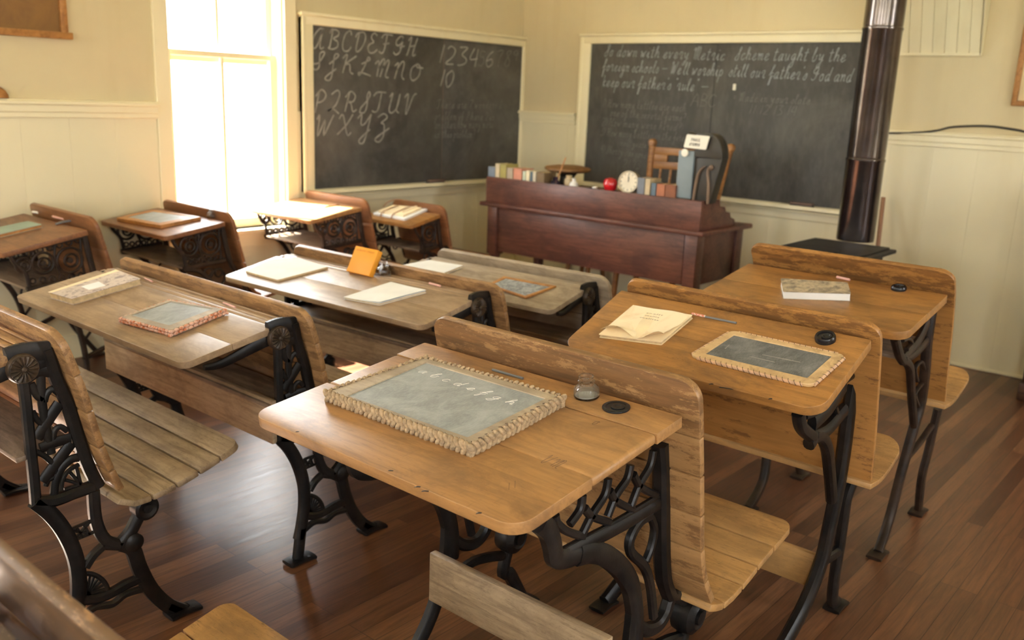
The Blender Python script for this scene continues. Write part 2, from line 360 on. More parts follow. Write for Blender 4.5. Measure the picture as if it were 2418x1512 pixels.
def resample(prof, n):
    P = catmull(prof, 8); L = [0]
    for a, b in zip(P, P[1:]): L.append(L[-1] + (b - a).length)
    out = []; j = 0
    for i in range(n + 1):
        s = L[-1] * i / n
        while j < len(L) - 2 and L[j + 1] < s: j += 1
        f = (s - L[j]) / max(L[j + 1] - L[j], 1e-9); out.append(P[j].lerp(P[j + 1], min(max(f, 0), 1)))
    return out, L[-1]
def board(bm, prof, x0, x1, th, cuts=(), r0=0, r1=0, bev=.003, gap=.0016, seg=2, straight=False, down=True):
    """plank sheet swept across X; prof = (y, z) polyline of the upper face; th = thickness under it"""
    pr = [Vector((0, a, b)) for a, b in prof]; n = 40
    if straight:
        P = [pr[0].lerp(pr[-1], i / n) for i in range(n + 1)]; L = (pr[-1] - pr[0]).length
    else: P, L = resample(pr, n)
    def at(s):
        f = min(max(s / L, 0), 1) * n; i = min(int(f), n - 1); p = P[i].lerp(P[i + 1], f - i)
        tg = (P[min(i + 2, n)] - P[max(i - 1, 0)]).normalized(); return p, Vector((0, tg.z, -tg.y))
    def inset(s):
        i = 0
        if r0 and s < r0: i = r0 - math.sqrt(max(r0 * r0 - (r0 - s) ** 2, 0))
        if r1 and s > L - r1: d = s - (L - r1); i = max(i, r1 - math.sqrt(max(r1 * r1 - d * d, 0)))
        return i
    edges = [0] + [c * L for c in cuts] + [L]
    for k in range(len(edges) - 1):
        a = edges[k] + (gap / 2 if k else 0); b = edges[k + 1] - (gap / 2 if k < len(edges) - 2 else 0)
        ss = {a, b}
        m = max(2, int((b - a) / .03)) if not straight else 1
        for i in range(m + 1): ss.add(a + (b - a) * i / m)
        for r, base, sg in ((r0, 0, 1), (r1, L, -1)):
            if r:
                for i in range(7):
                    s = base + sg * r * (1 - math.cos(math.pi / 2 * i / 6)); 
                    if a < s < b: ss.add(s)
        ss = sorted(ss); t = bmesh.new(); rows = []
        for s in ss:
            p, nrm = at(s); nrm = nrm if down else -nrm; i = min(inset(s), (x1 - x0) * .45)
            rows.append([t.verts.new((x0 + i, p.y, p.z)), t.verts.new((x1 - i, p.y, p.z)), t.verts.new((x1 - i, p.y + nrm.y * th, p.z + nrm.z * th)), t.verts.new((x0 + i, p.y + nrm.y * th, p.z + nrm.z * th))])
        for q, w in zip(rows, rows[1:]):
            for c in range(4): t.faces.new((q[c], q[(c + 1) % 4], w[(c + 1) % 4], w[c]))
        t.faces.new(rows[0][::-1]); t.faces.new(rows[-1]); bmesh.ops.remove_doubles(t, verts=t.verts, dist=1e-5)
        bevel(t, bev, seg, 42); bmesh.ops.recalc_face_normals(t, faces=t.faces); add_bm(bm, t)

# ------------------------------------------------------------------ chalk and pencil lettering: single-line strokes
G = {
'[': '0,0 4,10 7,0|1.5,4 6,4', ']': '1,0 1,10 5,9 5,6 1,5 6,4 6,1 1,0', '{': '7,8 4,10 1,7 1,3 4,0 7,2',
'A': '7,9 5,10 2,7 1,3 2,0 4,1 6,6 7,10|7,10 6,4 6,1 7,0 9,1', 'B': '1,8 3,10 2,0|1,8 4,10 7,9 7,7 4,5.5 7,4 7.5,1.5 4,0 1,1', 'C': '7,8 6,10 3,8 2,3 3,0 6,0 8,2',
'D': '3,9 2,1 4,0 7,3 8,7 6,10 2,9 1,7', 'E': '7,9 5,10 3,9 3,7 5,5.5 2,4 1,2 3,0 6,0 8,2', 'F': '1,8 3,10 9,10|5,10 4,2 2,0 0,1|2.5,5 7,5.5', 'G': '7,9 5,10 2,7 3,5 6,6 7,9 6,2 3,0 1,1|5,4 9,5',
'H': '1,8 3,10 2,3 1,0|8,10 6,4 6,0 8,1|2,5 7,5.5', 'I': '1,3 4,4 6,8 6,10 4,9 4.5,2 3,0 1,1', 'J': '2,4 6,9 5,10 4,8 4,-3 2,-5 1,-3 6,2', 'K': '1,8 3,10 2,0|8,10 3,5 5,5 6,1 8,0',
'L': '2,6 6,9 5,10 4,6 2,0 1,1 4,1 8,0', 'M': '0,7 2,9 2,0|2,5 4,10 5,9 4,0|4.5,5 7,10 8,8 7,1 9,0', 'N': '1,7 3,9 2,0|2.5,5 5,10 6.5,9 6,2 8,0', 'O': '5,10 2,7 2,2 4,0 7,3 7,8 5,10 5,8 9,8',
'P': '3,9 2,-1|1,7 4,10 7,8 6,5 3,4', 'Q': '2,8 5,10 7,8 5,3 1,0 4,1 8,-1', 'R': '3,9 2,0|1,7 4,10 7,8 6,5 3,5 5,4 7,0 9,1', 'S': '1,2 5,6 6,9 5,10 4,8 5,4 4,0 1,0 1,2', 'T': '1,8 3,10 9,10|6,10 5,2 3,0 1,1',
'U': '1,8 3,10 2,2 4,0 7,3 8,10|8,10 7,2 9,0', 'V': '1,8 3,10 3,1 4,0 7,9 9,10', 'W': '1,8 2,10 2,0 5,8 5,0 8,8 9,10', 'X': '1,8 3,10 6,0 8,1|8,10 5,5 1,0', 'Y': '1,8 3,10 3,5 5,5 8,10|8,10 6,-3 4,-5 3,-3 8,2', 'Z': '2,8 5,10 7,8 4,5 6,4 6,-2 4,-5 2,-3 9,2',
'a': '5,4 3.5,5 1,3 1,.5 2.5,0 5,4|5,5 4.5,1 5,0 6,1', 'b': '0,2 2,7 2.5,10 1,8 1,.5 3,0 4.5,2 4,4 5.5,4', 'c': '4.5,4 3.5,5 1,3.5 1,.5 3,0 5,1.5', 'd': '4.5,4 3,5 1,3 1,.5 2.5,0 4.5,3|5.5,10 4.5,1 5,0 6,1', 'e': '0,1 3,2.5 4.5,4 3.5,5 1.5,3.5 1.5,.5 3,0 5.5,1.5',
'f': '0,2 3,7 4,10 2.5,9 2,0 1.5,-5 3,-4 3,0 5,2|.5,3.5 5,4', 'g': '5,4 3.5,5 1,3 1.5,1 3,1 5,4|5,5 4,-3 2,-5 .5,-3.5 6,1.5', 'h': '0,1 2.5,8 2,10 1,8 1,0|1,2 3,5 4.5,4 4.2,.5 6,1', 'i': '0,1 2,5 1.5,1 2.5,0 3.5,1|2.2,7.4 2.4,7.8', 'j': '2,5 2,-3 0,-4|2.2,7.4 2.4,7.8', 'k': '1,10 1,0|4,5 1,2.5 4.5,0',
'l': '0,1 2.5,8 2,10 1,8 1.2,.5 3,.5', 'm': '0,4 1,5 1,0|1,3 2.8,5 3.3,4 3.2,0|3.2,3 5,5 5.7,4 5.6,.5 7,.8', 'n': '0,4 1,5 1,0|1,3 3,5 4.2,4 4,.5 5.5,.8', 'o': '3,5 1,3 1.2,.5 3,0 4.6,2.5 3,5 5.6,4', 'p': '1,5 .5,-5|1,3 3,5 4.6,3 3,.3 1,1', 'q': '5,4 3,5 1,2.5 2.5,.5 5,4|5,5 4.4,-5 6,-3',
'r': '0,3 1.5,5.5 3.8,5 3,1 4,0 5,1', 's': '0,1 3,5 4,2 2.5,0 .5,1', 't': '2.5,9 1.5,1 2.5,0 4,1|0,6 4.5,6.3', 'u': '0,4 1,5 1,1 2.5,0 4.4,3|4.6,5 4.4,1 5.8,.6', 'v': '0,4 1,5 2,0 4,4 5.5,5', 'w': '0,4 1,5 1.3,0 3.2,4 3.8,0 6,5 7,4.5', 'x': '0,4 1.5,5 3.5,0 5,1|5,5 0,0', 'y': '0,4 1,5 1.5,1.5 3,1.5 5,5|5,5 3.4,-4 1,-5 1,-3 6,1', 'z': '0,4.5 3.5,5 1,0 5,.5',
'0': '4,10 1,7 1,3 3,0 6,3 6,8 4,10', '1': '3,10 2,0', '2': '1,8 3,10 6,8 5,4 1,0 6,0', '3': '1,10 6,10 3,6 6,4 6,1.5 3,0 1,0', '4': '3,10 1,4 6,4.5|5.5,10 5,0', '5': '6,10 2,10 2,6 5,6 6,3 4,0 1,1', '6': '5,10 2,7 1,3 3,0 5.5,2 4.5,5 1.5,3.5', '7': '1,9.6 7,10 4,5 3,0', '8': '6,9 4,10 2,8 5,3 4,0 1,1 2,4 6,9', '9': '6,9 4,10 2,7 4,5 6,8 5,0',
"'": '1,10 .6,8.5', '"': '1,10 .6,8.5|2.4,10 2,8.5', '-': '0,4 9,4.2', '=': '0,3 4,3|0,5 4,5', ')': '0,10 2,7 2,3 0,0', '?': '1,8 3,10 5,8 3,5 3,3|3,.6 3,.2', '.': '0,.3 .3,0', ',': '.6,.6 0,-1', '/': '5,10 1,0', '\\': '1,10 5,0'}
def adv(c):
    if c == ' ': return 4
    return max(float(p.split(',')[0]) for s in G[c].split('|') for p in s.split()) + 1.6
def write(bm, text, p0, p1, up, nrm, h, w, th=.0006, slant=.18, fit=True, jit=.02):
    """letters run from p0 towards p1, cap height h, standing along up, lying on the face with normal nrm"""
    p0, p1, up, nrm = Vector(p0), Vector(p1), Vector(up).normalized(), Vector(nrm).normalized()
    d = p1 - p0; L = d.length; d.normalize(); up = (up - d * up.dot(d)).normalized()
    tot = sum(adv(c) for c in text); sx = L / tot if fit else h / 10; sy = h / 10; x = 0
    for c in text:
        if c != ' ':
            for st in G[c].split('|'):
                pts = [tuple(float(v) for v in q.split(',')) for q in st.split()]
                q = [p0 + d * ((x + a) * sx + b * sy * slant + random.uniform(-jit, jit) * h) + up * (b * sy + random.uniform(-jit, jit) * h) + nrm * (th * .6) for a, b in pts]
                sweep(bm, q, w, th, nrm, 4, 4, 2.0)
        x += adv(c)

# ================================================================== ROOM
XW, YW, XR, YB, ZC = -4.925, 5.873, 2.6, -3.2, 3.6
def wall_with_openings(name, axis, at, out, lo, hi, ops, mat):
    bm = B(); th = .14
    cuts = sorted(ops); 
    def add(a0, a1, z0, z1):
        if axis == 'x': box(bm, (min(at, at + out * th), a0, z0), (max(at, at + out * th), a1, z1))
        else: box(bm, (a0, min(at, at + out * th), z0), (a1, max(at, at + out * th), z1))
    p = lo
    for a0, a1, z0, z1 in cuts:
        add(p, a0, 0, ZC); add(a0, a1, 0, z0); add(a0, a1, z1, ZC); p = a1
    add(p, hi, 0, ZC); return struct(name, bm, mat)
WZ0, WZ1 = .62, 2.75
L_OP = [(-2.3, -1.5, WZ0, WZ1), (-.2, .6, WZ0, WZ1), (2.77, 3.55, WZ0, WZ1)]
R_FILL_OP = [(-2.1, -1.3, WZ0, WZ1), (-.2, .6, WZ0, WZ1), (3.3, 4.1, WZ0, WZ1)]  # out of view; windows added to light the desks from the right
B_FILL_OP = [(-3.9, -3.1, WZ0, WZ1), (-1.5, -.7, WZ0, WZ1), (.9, 1.7, WZ0, WZ1)]  # out of view behind the camera; windows added to fill the shadows
wall_with_openings('wall_left', 'x', XW, -1, YB, YW, L_OP, 'plaster')
wall_with_openings('wall_right', 'x', XR, 1, YB, YW, R_FILL_OP, 'plaster')
wall_with_openings('wall_rear', 'y', YB, -1, XW - .14, XR + .14, B_FILL_OP, 'plaster')
bm = B(); box(bm, (XW - .14, YW, 0), (XR + .14, YW + .14, ZC)); struct('wall_back', bm, 'plaster')
bm = B(); box(bm, (XW - .14, YB - .14, -.1), (XR + .14, YW + .14, 0)); struct('floor', bm, 'floor')
bm = B(); box(bm, (XW - .14, YB - .14, ZC), (XR + .14, YW + .14, ZC + .1)); struct('ceiling', bm, 'ceiling_paint')
bm = B(); box(bm, (-45, -40, -.62), (40, 45, -.6)); struct('ground', bm, 'earth')
# wainscot boards, chair rails, baseboards
def wainscot(name, axis, at, sgn, spans, top, w=.25):
    bm = B()
    for lo, hi, t in spans:
        n = max(1, round((hi - lo) / w)); dw = (hi - lo) / n
        for i in range(n):
            a, b = lo + i * dw + .0002, lo + (i + 1) * dw - .0002
            if axis == 'x': box(bm, (min(at, at + sgn * .012), a, 0), (max(at, at + sgn * .012), b, t), .0009, 1)
            else: box(bm, (a, min(at, at + sgn * .012), 0), (b, max(at, at + sgn * .012), t), .0009, 1)
    return struct(name, bm, 'cream_paint')
RZ = 1.345
wainscot('trim_1', 'x', XW, 1, [(YB, 2.68, RZ), (2.68, 3.64, .55), (3.64, YW, RZ)], RZ)
wainscot('trim_2', 'y', YW, -1, [(XW + .013, XR, RZ)], RZ)
def rail(bm, axis, at, sgn, a, b, z):
    for z0, z1, d in ((-.05, -.022, .026), (-.022, .016, .034), (.016, .034, .05), (.034, .042, .042)):
        if axis == 'x': box(bm, (at, a, z + z0), (at + sgn * d, b, z + z1), .004)
        else: box(bm, (a, at - d, z + z0), (b, at, z + z1), .004)
bm = B(); rail(bm, 'x', XW, 1, YB, 2.685, RZ); struct('trim_3', bm, 'trim_paint')
bm = B(); rail(bm, 'y', YW, 0, XW, -4.335, RZ); rail(bm, 'y', YW, 0, -2.02, XR, RZ + .005); struct('trim_4', bm, 'trim_paint')
bm = B(); box(bm, (XW + .012, YB, 0), (XW + .03, YW - .03, .13), .004); struct('baseboard_left', bm, 'trim_paint')
bm = B(); box(bm, (XW + .012, YW - .026, 0), (XR, YW - .012, .022), .006); struct('baseboard_back', bm, 'trim_paint')

def window(idx, axis, at, sgn, a0, a1, vis):
    """double hung two-over-two window; sgn points into the room"""
    bm = B()
    def bx(m, d0, d1, lo, hi, z0, z1, bev=.004):
        if axis == 'x': box(m, (min(at + sgn * d0, at + sgn * d1), lo, z0), (max(at + sgn * d0, at + sgn * d1), hi, z1), bev)
        else: box(m, (lo, min(at + sgn * d0, at + sgn * d1), z0), (hi, max(at + sgn * d0, at + sgn * d1), z1), bev)
    c = .088
    bx(bm, 0, .022, a0 - c, a0, WZ0 - .05, WZ1 + c); bx(bm, 0, .022, a1, a1 + c, WZ0 - .05, WZ1 + c); bx(bm, 0, .024, a0 - c, a1 + c, WZ1, WZ1 + c)
    bx(bm, -.14, .0, a0, a0 + .014, WZ0, WZ1); bx(bm, -.14, .0, a1 - .014, a1, WZ0, WZ1); bx(bm, -.14, 0, a0, a1, WZ1 - .014, WZ1)
    w = struct('window_%d' % idx, bm, 'trim_paint')
    bm = B(); bx(bm, -.14, .045, a0 - c - .02, a1 + c + .02, WZ0 - .03, WZ0, .006); bx(bm, 0, .02, a0 - c, a1 + c, WZ0 - .11, WZ0 - .03); obj('window_sill', bm, 'trim_paint', w, False)
    zm = 1.665; b0, b1 = a0 + .014, a1 - .014; mid = (b0 + b1) / 2
    for nm, d, z0, z1 in (('upper_sash', -.1, zm - .045, WZ1 - .014), ('lower_sash', -.06, WZ0, zm + .02)):
        bm = B(); s = .042
        k_ = .04; bx(bm, d - k_, d, b0 - .003, b0 + s, z0, z1); bx(bm, d - k_, d, b1 - s, b1 + .003, z0, z1); bx(bm, d - k_ + .001, d - .001, b0 + s * .5, b1 - s * .5, z0 + .0005, z0 + (.06 if z0 < 1 else .05)); bx(bm, d - k_ + .001, d - .001, b0 + s * .5, b1 - s * .5, z1 - .035, z1 - .0005); bx(bm, d - .026, d - .004, mid - .012, mid + .012, z0, z1)
        so = obj(nm, bm, 'trim_paint', w, False)
        bm = B(); bx(bm, d - .017, d - .013, b0 + s * .5, b1 - s * .5, z0 + .02, z1 - .02, 0); obj('window_pane', bm, 'pane', so, False)
k = 1
for ops, axis, at, sgn in ((L_OP, 'x', XW, 1), (R_FILL_OP, 'x', XR, -1), (B_FILL_OP, 'y', YB, 1)):
    for a0, a1, _, _ in ops: window(k, axis, at, sgn, a0, a1, 1); k += 1

# ---------------- blackboards
def blackboard(label, lo, hi, at, axis, z0, z1, frame_lo, frame_hi, top_frame, joint):
    def bx(m, d0, d1, a, b, za, zb, bev=.003):
        if axis == 'x': box(m, (at + d0, a, za), (at + d1, b, zb), bev)
        else: box(m, (a, at - d1, za), (b, at - d0, zb), bev)
    c = ((at, (lo + hi) / 2, z0) if axis == 'x' else ((lo + hi) / 2, at, z0))
    t = thing('blackboard', label, 'blackboard', c)
    for a, b in ((lo, joint - .003), (joint + .003, hi)):
        bm = B(); bx(bm, .012, .024, a, b, z0, z1, .001); obj('slate_panel', bm, 'blackboard', t)
    bm = B(); bx(bm, .010, .0225, joint - .0029, joint + .0029, z0, z1, 0); obj('joint_strip', bm, 'eraser_wood' if axis == 'x' else 'ink_black', t)
    bm = B()
    bx(bm, .0, .04, lo - frame_lo, lo, z0 - .02, z1 + .02, .006); bx(bm, .0, .048, lo - frame_lo, lo - frame_lo + .028, z0 - .02, z1 + .05, .006)
    bx(bm, .0, .04, hi, hi + frame_hi, z0 - .02, z1 + .02, .006)
    bx(bm, .0, .042, lo - frame_lo, hi + frame_hi, z1, z1 + top_frame * .7, .006); bx(bm, .0, .055, lo - frame_lo - .012, hi + frame_hi + .004, z1 + top_frame * .7, z1 + top_frame, .008)
    obj('frame', bm, 'trim_paint', t)
    bm = B(); bx(bm, .012, .085, lo - frame_lo * .8, hi + frame_hi, z0 - .045, z0 - .018, .01); bx(bm, .07, .085, lo - frame_lo * .8, hi + frame_hi, z0 - .045, z0 - .003, .006); bx(bm, .012, .03, lo - frame_lo * .8, hi + frame_hi, z0 - .1, z0 - .045, .006)
    obj('chalk_tray', bm, 'trim_paint', t)
    return t
b1 = blackboard('blackboard with cursive capitals and numbers chalked on it, beside the window', 3.755, 5.845, XW, 'x', .845, 1.885, .09, .028, .075, 4.95)
b2 = blackboard('blackboard on the back wall with rows of faint handwriting behind the teacher desk', -4.215, -2.1, YW, 'y', .87, 1.905, .095, .06, .075, -3.155)
X1 = XW + .0245
def w1(text, a, b, h, w, mat, label=None):
    bm = B(); write(bm, text, PX(*a, X1), PX(*b, X1), (0, 0, 1), (1, 0, 0), h, w); tag(obj('chalk_line', bm, mat, b1), label)
for tx, a, b, h in (('ABCDEFGH', (733, 113), (985, 133), .128), ('IJKLMNO', (731, 164), (1000, 193), .118), ('PQRSTUV', (736, 262), (982, 268), .135), ('WXYZ', (740, 322), (925, 312), .13)): w1(tx, a, b, h, .0155, 'chalk_faint', 'cursive capitals ' + tx + ' in white chalk')
w1('1234', (1031, 148), (1130, 158), .13, .015, 'chalk_faint', 'numbers 1 to 4 in white chalk'); w1('6', (1143, 157), (1166, 159), .12, .015, 'chalk_faint'); w1('10', (1034, 202), (1070, 208), .125, .014, 'chalk_faint', 'number 10 in white chalk')
w1('5', (1125, 155), (1145, 157), .11, .012, 'chalk_dim'); w1('78', (1168, 158), (1208, 156), .12, .013, 'chalk_dim'); w1('9', (1206, 142), (1224, 144), .08, .012, 'chalk_dim')
for tx, a, b in (('There are 7 wonders I', (1029, 256), (1185, 256)), ('problem if I have 2 in', (1027, 283), (1168, 284)), ('another how many more', (1026, 304), (1166, 302)), ('in this problem?', (1026, 326), (1122, 325))): w1(tx, a, b, .062, .0065, 'chalk_dim', 'faint line of a word problem')
Y2 = YW - .0245
def w2(text, a, b, h, w, mat, label=None):
    bm = B(); write(bm, text, PY(*a, Y2), PY(*b, Y2), (0, 0, 1), (0, -1, 0), h, w); tag(obj('chalk_line', bm, mat, b2), label)
for tx, a, b in (('So down with every Metric', (1426, 132), (1712, 143)), ('Scheme taught by the', (1734, 141), (1998, 146)), ('foreign schools - We\'ll worship', (1422, 167), (1706, 180)), ('still our father\'s God and', (1720, 180), (2012, 194)), ('keep our father\'s "rule" -', (1422, 204), (1672, 217))): w2(tx, a, b, .085, .0075, 'chalk_blue', 'line of verse in bluish chalk')
for tx, a, b, h in (('[]{', (1630, 250), (1690, 253), .085), ('1) How many kettles are each', (1421, 252), (1620, 264), .06), ('one of the several farms?', (1440, 274), (1618, 287), .06), ('2) How many were hired?', (1419, 296), (1608, 310), .06), ('3) How many bottles in the fire', (1417, 320), (1617, 334), .06), ('most years?', (1464, 344), (1532, 350), .05), ('4) Sherry was gone', (1417, 360), (1526, 375), .06), ('21 13', (1468, 394), (1512, 400), .06), ('= Made in your slate', (1730, 238), (1914, 247), .06), ('11 12 13 14', (1766, 268), (1880, 273), .06)): w2(tx, a, b, h, .0062, 'chalk_dim', 'faint chalk question')
bm = B(); q = PY(1735, 206, YW - .026); box(bm, (q.x - .012, YW - .034, q.z - .02), (q.x + .012, YW - .024, q.z + .022), .004); tag(obj('chalk_clip', bm, 'card_white', b2), 'small white clip')
def eraser(q, axis, label):
    t = thing('blackboard_eraser', label, 'eraser', q, 'felt blackboard erasers'); l, w = .075, .026
    for nm, z0, z1, mt in (('felt_pad', 0, .022, 'eraser_felt'), ('wooden_back', .022, .036, 'eraser_wood')):
        bm = B(); d = (w, l) if axis == 'x' else (l, w)
        box(bm, (q[0] - d[0], q[1] - d[1], q[2] + z0), (q[0] + d[0], q[1] + d[1], q[2] + z1), .004); obj(nm, bm, mt, t)
q = PX(1030, 430, XW + .05); eraser((XW + .045, q.y, .8275), 'x', 'felt eraser on the tray under the alphabet board')
q = PY(1893, 480, YW - .05); eraser((q.x, YW - .045, .8525), 'y', 'felt eraser on the back wall board tray beside the stove pipe')

# ---------------- bits on the walls
t = thing('wall_map', 'old brown map in an orange wooden frame high on the left wall', 'map', (XW, 1.6, 1.7))
q = PX(168, 88, XW + .03); e = PX(144, 80, XW + .02)
bm = B(); box(bm, (XW + .002, .7, q.z + .02), (XW + .016, e.y, q.z + .9), .001); obj('map_sheet', bm, 'map_brown', t)
bm = B(); box(bm, (XW + .002, e.y, q.z), (XW + .03, q.y - .01, q.z + .93), .003); box(bm, (XW + .002, .62, q.z - .012), (XW + .034, q.y + .01, q.z + .022), .003); box(bm, (XW + .002, .62, q.z + .9), (XW + .03, q.y, q.z + .93), .003); box(bm, (XW + .002, .62, q.z), (XW + .03, .7, q.z + .93), .003)
obj('frame', bm, 'wood_frame_orange', t)
bm = B(); q = PX(4, 232, XW + .03); blob(bm, (XW + .03, q.y - .03, RZ + .042), (.022, 0, 0), (0, .065, 0), (0, 0, .06), 16, 10)
bmesh.ops.bisect_plane(bm, geom=bm.verts[:] + bm.edges[:] + bm.faces[:], plane_co=(0, 0, RZ + .0425), plane_no=(0, 0, -1), clear_outer=True)
tag(obj('carved_ornament', bm, 'wood_frame_orange'), 'small rounded tan wooden ornament resting on the left wall rail', 'ornament')
t = thing('picture_frame', 'wooden picture frame hanging at the right end of the back wall', 'picture', (-1.05, YW, 1.9)); q = PY(2386, 250, YW - .02)
bm = B()
for a, b in (((q.x, q.z), (q.x + .03, q.z + .75)), ((q.x + .55, q.z), (q.x + .58, q.z + .75)), ((q.x, q.z), (q.x + .58, q.z + .03)), ((q.x, q.z + .72), (q.x + .58, q.z + .75))): box(bm, (a[0], YW - (.026 if b[1] - a[1] > .1 else .0245), a[1]), (b[0], YW - .002, b[1]), .006)
obj('frame', bm, 'wood_frame_orange', t)
bm = B(); box(bm, (q.x + .028, YW - .012, q.z + .028), (q.x + .552, YW - .004, q.z + .722)); obj('print', bm, 'picture_print', t)
bm = B(); tube(bm, [PY(x, y, YW - .045) for x, y in ((2030, 314), (2097, 314), (2170, 313), (2215, 308), (2252, 300), (2330, 298), (2400, 307), (2440, 314), (2600, 330))], .007, 8)
tag(obj('cable', bm, 'cable_black'), 'black cable running along the top of the right rail', 'cable')
# tapered beadboard hood on the back wall
q0 = PY(2320, 128, YW); qa = PY(2316, 0, YW - .14); x1 = q0.x; z0 = q0.z
bm = B(); n = 9; xw = (x1 + 2.08) / n
for i in range(n):
    xa, xb = -2.08 + i * xw + .001, -2.08 + (i + 1) * xw - .001
    a = [(xa, YW - .02, z0), (xb, YW - .02, z0), (xb, YW - .34, z0 + 1.0), (xa, YW - .34, z0 + 1.0)]
    prism(bm, a, (0, .016, .004), .002, 1)
prism(bm, [(x1, YW, z0), (x1, YW - .02, z0), (x1, YW - .34, z0 + 1.0), (x1, YW, z0 + 1.0)], (-.016, 0, 0), .001, 1); prism(bm, [(-2.08, YW, z0), (-2.08, YW - .02, z0), (-2.08, YW - .34, z0 + 1.0), (-2.08, YW, z0 + 1.0)], (.016, 0, 0), .001, 1)
box(bm, (-2.08, YW - .03, z0 - .012), (x1, YW, z0 + .004), .003); box(bm, (-2.08, YW - .34, z0 + 1.0), (x1, YW, z0 + 1.02), .003)
tag(obj('wall_hood', bm, 'cream_paint', None, False), 'cream tapering beadboard hood fixed high on the wall right of the stove pipe', 'hood')

# ================================================================== SCHOOL DESKS
# fern-pattern standard, traced on the plane of the dark left-hand bench; y from the hinge rosette, z normalised to a 0.825 hinge
FX = -2.214
def c1(x, y): p = PX(x * .5106, 740 + y * .5106, FX); return (p.y - .828, p.z)
def c2(x, y): p = PX(560 + x * .3835, 740 + y * .3835, -2.227); return (p.y - 1.552, p.z / .9345)
FERN = [  # (points, width, thickness)
 ([c1(105, 300), c1(120, 420), c1(138, 600), c1(155, 760), c1(165, 880)], .024, .026),
 ([c1(212, 165), c1(258, 300), c1(316, 430), c1(368, 600), c1(413, 720), c1(455, 800)], .030, .030),
 ([c1(30, 215), c1(110, 190), c1(225, 180)], .055, .022), ([c1(60, 262), c1(150, 235), c1(228, 205)], .050, .020), ([c1(110, 300), c1(170, 262), c1(240, 262)], .036, .018),
 ([c1(160, 868), c1(250, 865), c1(340, 832), c1(430, 800)], .030, .028),
 ([c1(160, 868), c1(230, 925), c1(290, 1000), c1(335, 1090), c1(358, 1180), c1(362, 1290), c1(350, 1400), c1(338, 1465)], .038, .028),
 ([c1(430, 820), c1(443, 960), c1(485, 1045), c1(555, 1070)], .030, .026), ([c1(555, 1070), c1(603, 1010), c1(640, 940), c1(690, 880)], .034, .026),
 ([c1(560, 1065), c1(612, 1090), c1(645, 1180), c1(700, 1280), c1(775, 1350), c1(850, 1378)], .040, .028),
 ([c1(395, 1175), c1(430, 1120), c1(475, 1078)], .022, .022), ([c1(475, 1070), c1(520, 1072), c1(570, 1075)], .026, .024),
 ([c1(365, 1325), c1(440, 1320), c1(510, 1295), c1(580, 1255), c1(645, 1228)], .026, .024), ([c1(375, 1410), c1(440, 1360), c1(520, 1345), c1(580, 1300), c1(660, 1275)], .018, .020),
 # filigree
 ([c1(188, 290), c1(190, 350), c1(195, 420), c1(215, 540), c1(238, 650)], .016, .012), ([c1(275, 415), c1(225, 490), c1(168, 580)], .022, .013), ([c1(325, 578), c1(260, 595), c1(185, 625)], .020, .013), ([c1(330, 600), c1(262, 690), c1(195, 780)], .022, .013),
 ([c1(143, 325), c1(165, 375), c1(195, 400)], .014, .012), ([c1(268, 370), c1(240, 350), c1(215, 375), c1(205, 410)], .012, .012), ([c1(150, 455), c1(172, 495), c1(205, 520)], .011, .011), ([c1(310, 545), c1(280, 525), c1(252, 545), c1(245, 600)], .011, .011),
 ([c1(165, 640), c1(205, 660), c1(245, 700), c1(270, 760)], .011, .011), ([c1(250, 838), c1(256, 780), c1(285, 715), c1(330, 675), c1(365, 668)], .016, .013), ([c1(282, 822), c1(290, 770), c1(318, 728), c1(365, 700)], .008, .010), ([c1(210, 800), c1(225, 770), c1(255, 760)], .01, .01)]
for a in ((296, 815), (300, 770), (322, 735), (352, 712)): FERN.append(([c1(372, 790), c1(*a)], .007, .009))
for a, b in (((325, 1000), (415, 962)), ((345, 1050), (435, 1012)), ((330, 1005), (420, 1018)), ((345, 1045), (415, 965)), ((352, 990), (382, 1036)), ((385, 975), (412, 1024))): FERN.append(([c1(*a), c1(*b)], .006, .009))
for k in range(9):
    a = math.radians(95 - k * 13); FERN.append(([c1(402, 1300), c1(402 + 98 * math.cos(a), 1300 - 96 * math.sin(a))], .0055, .008))
FERN.append(([c1(402 + 98 * math.cos(math.radians(95 - k * 13)), 1300 - 96 * math.sin(math.radians(95 - k * 13))) for k in range(9)], .010, .010))
FERN_SEAT_DISC = c1(668, 895); FERN_FOOT_FAR = c1(835, 1388); FERN_ARM = c1(612, 1055)
def c1b(x, y): p = PX(x * .5106, 740 + y * .5106, -2.155); return (p.y - .828, p.z)
FERN_PANEL = [c1b(*p) for p in ((245, 98), (278, 160), (322, 260), (375, 390), (415, 520), (465, 660), (525, 790), (546, 828))]
FERN_SEAT = [c1b(*p) for p in ((556, 852), (600, 866), (700, 835), (820, 775), (960, 690), (1060, 622), (1100, 590))]

def rosette(bm, o, sx, r):
    lathe(bm, o, (sx, 0, 0), [(r, -.006), (r, .004), (r * .93, .009)], 32); lathe(bm, Vector(o) + Vector((sx * .004, 0, 0)), (sx, 0, 0), [(r * .9, 0), (r * .85, .006), (r * .5, .008), (r * .2, .004)], 64, 16, .004); lathe(bm, Vector(o) + Vector((sx * .006, 0, 0)), (sx, 0, 0), [(r * .2, 0), (r * .19, .007), (r * .1, .010)], 16)

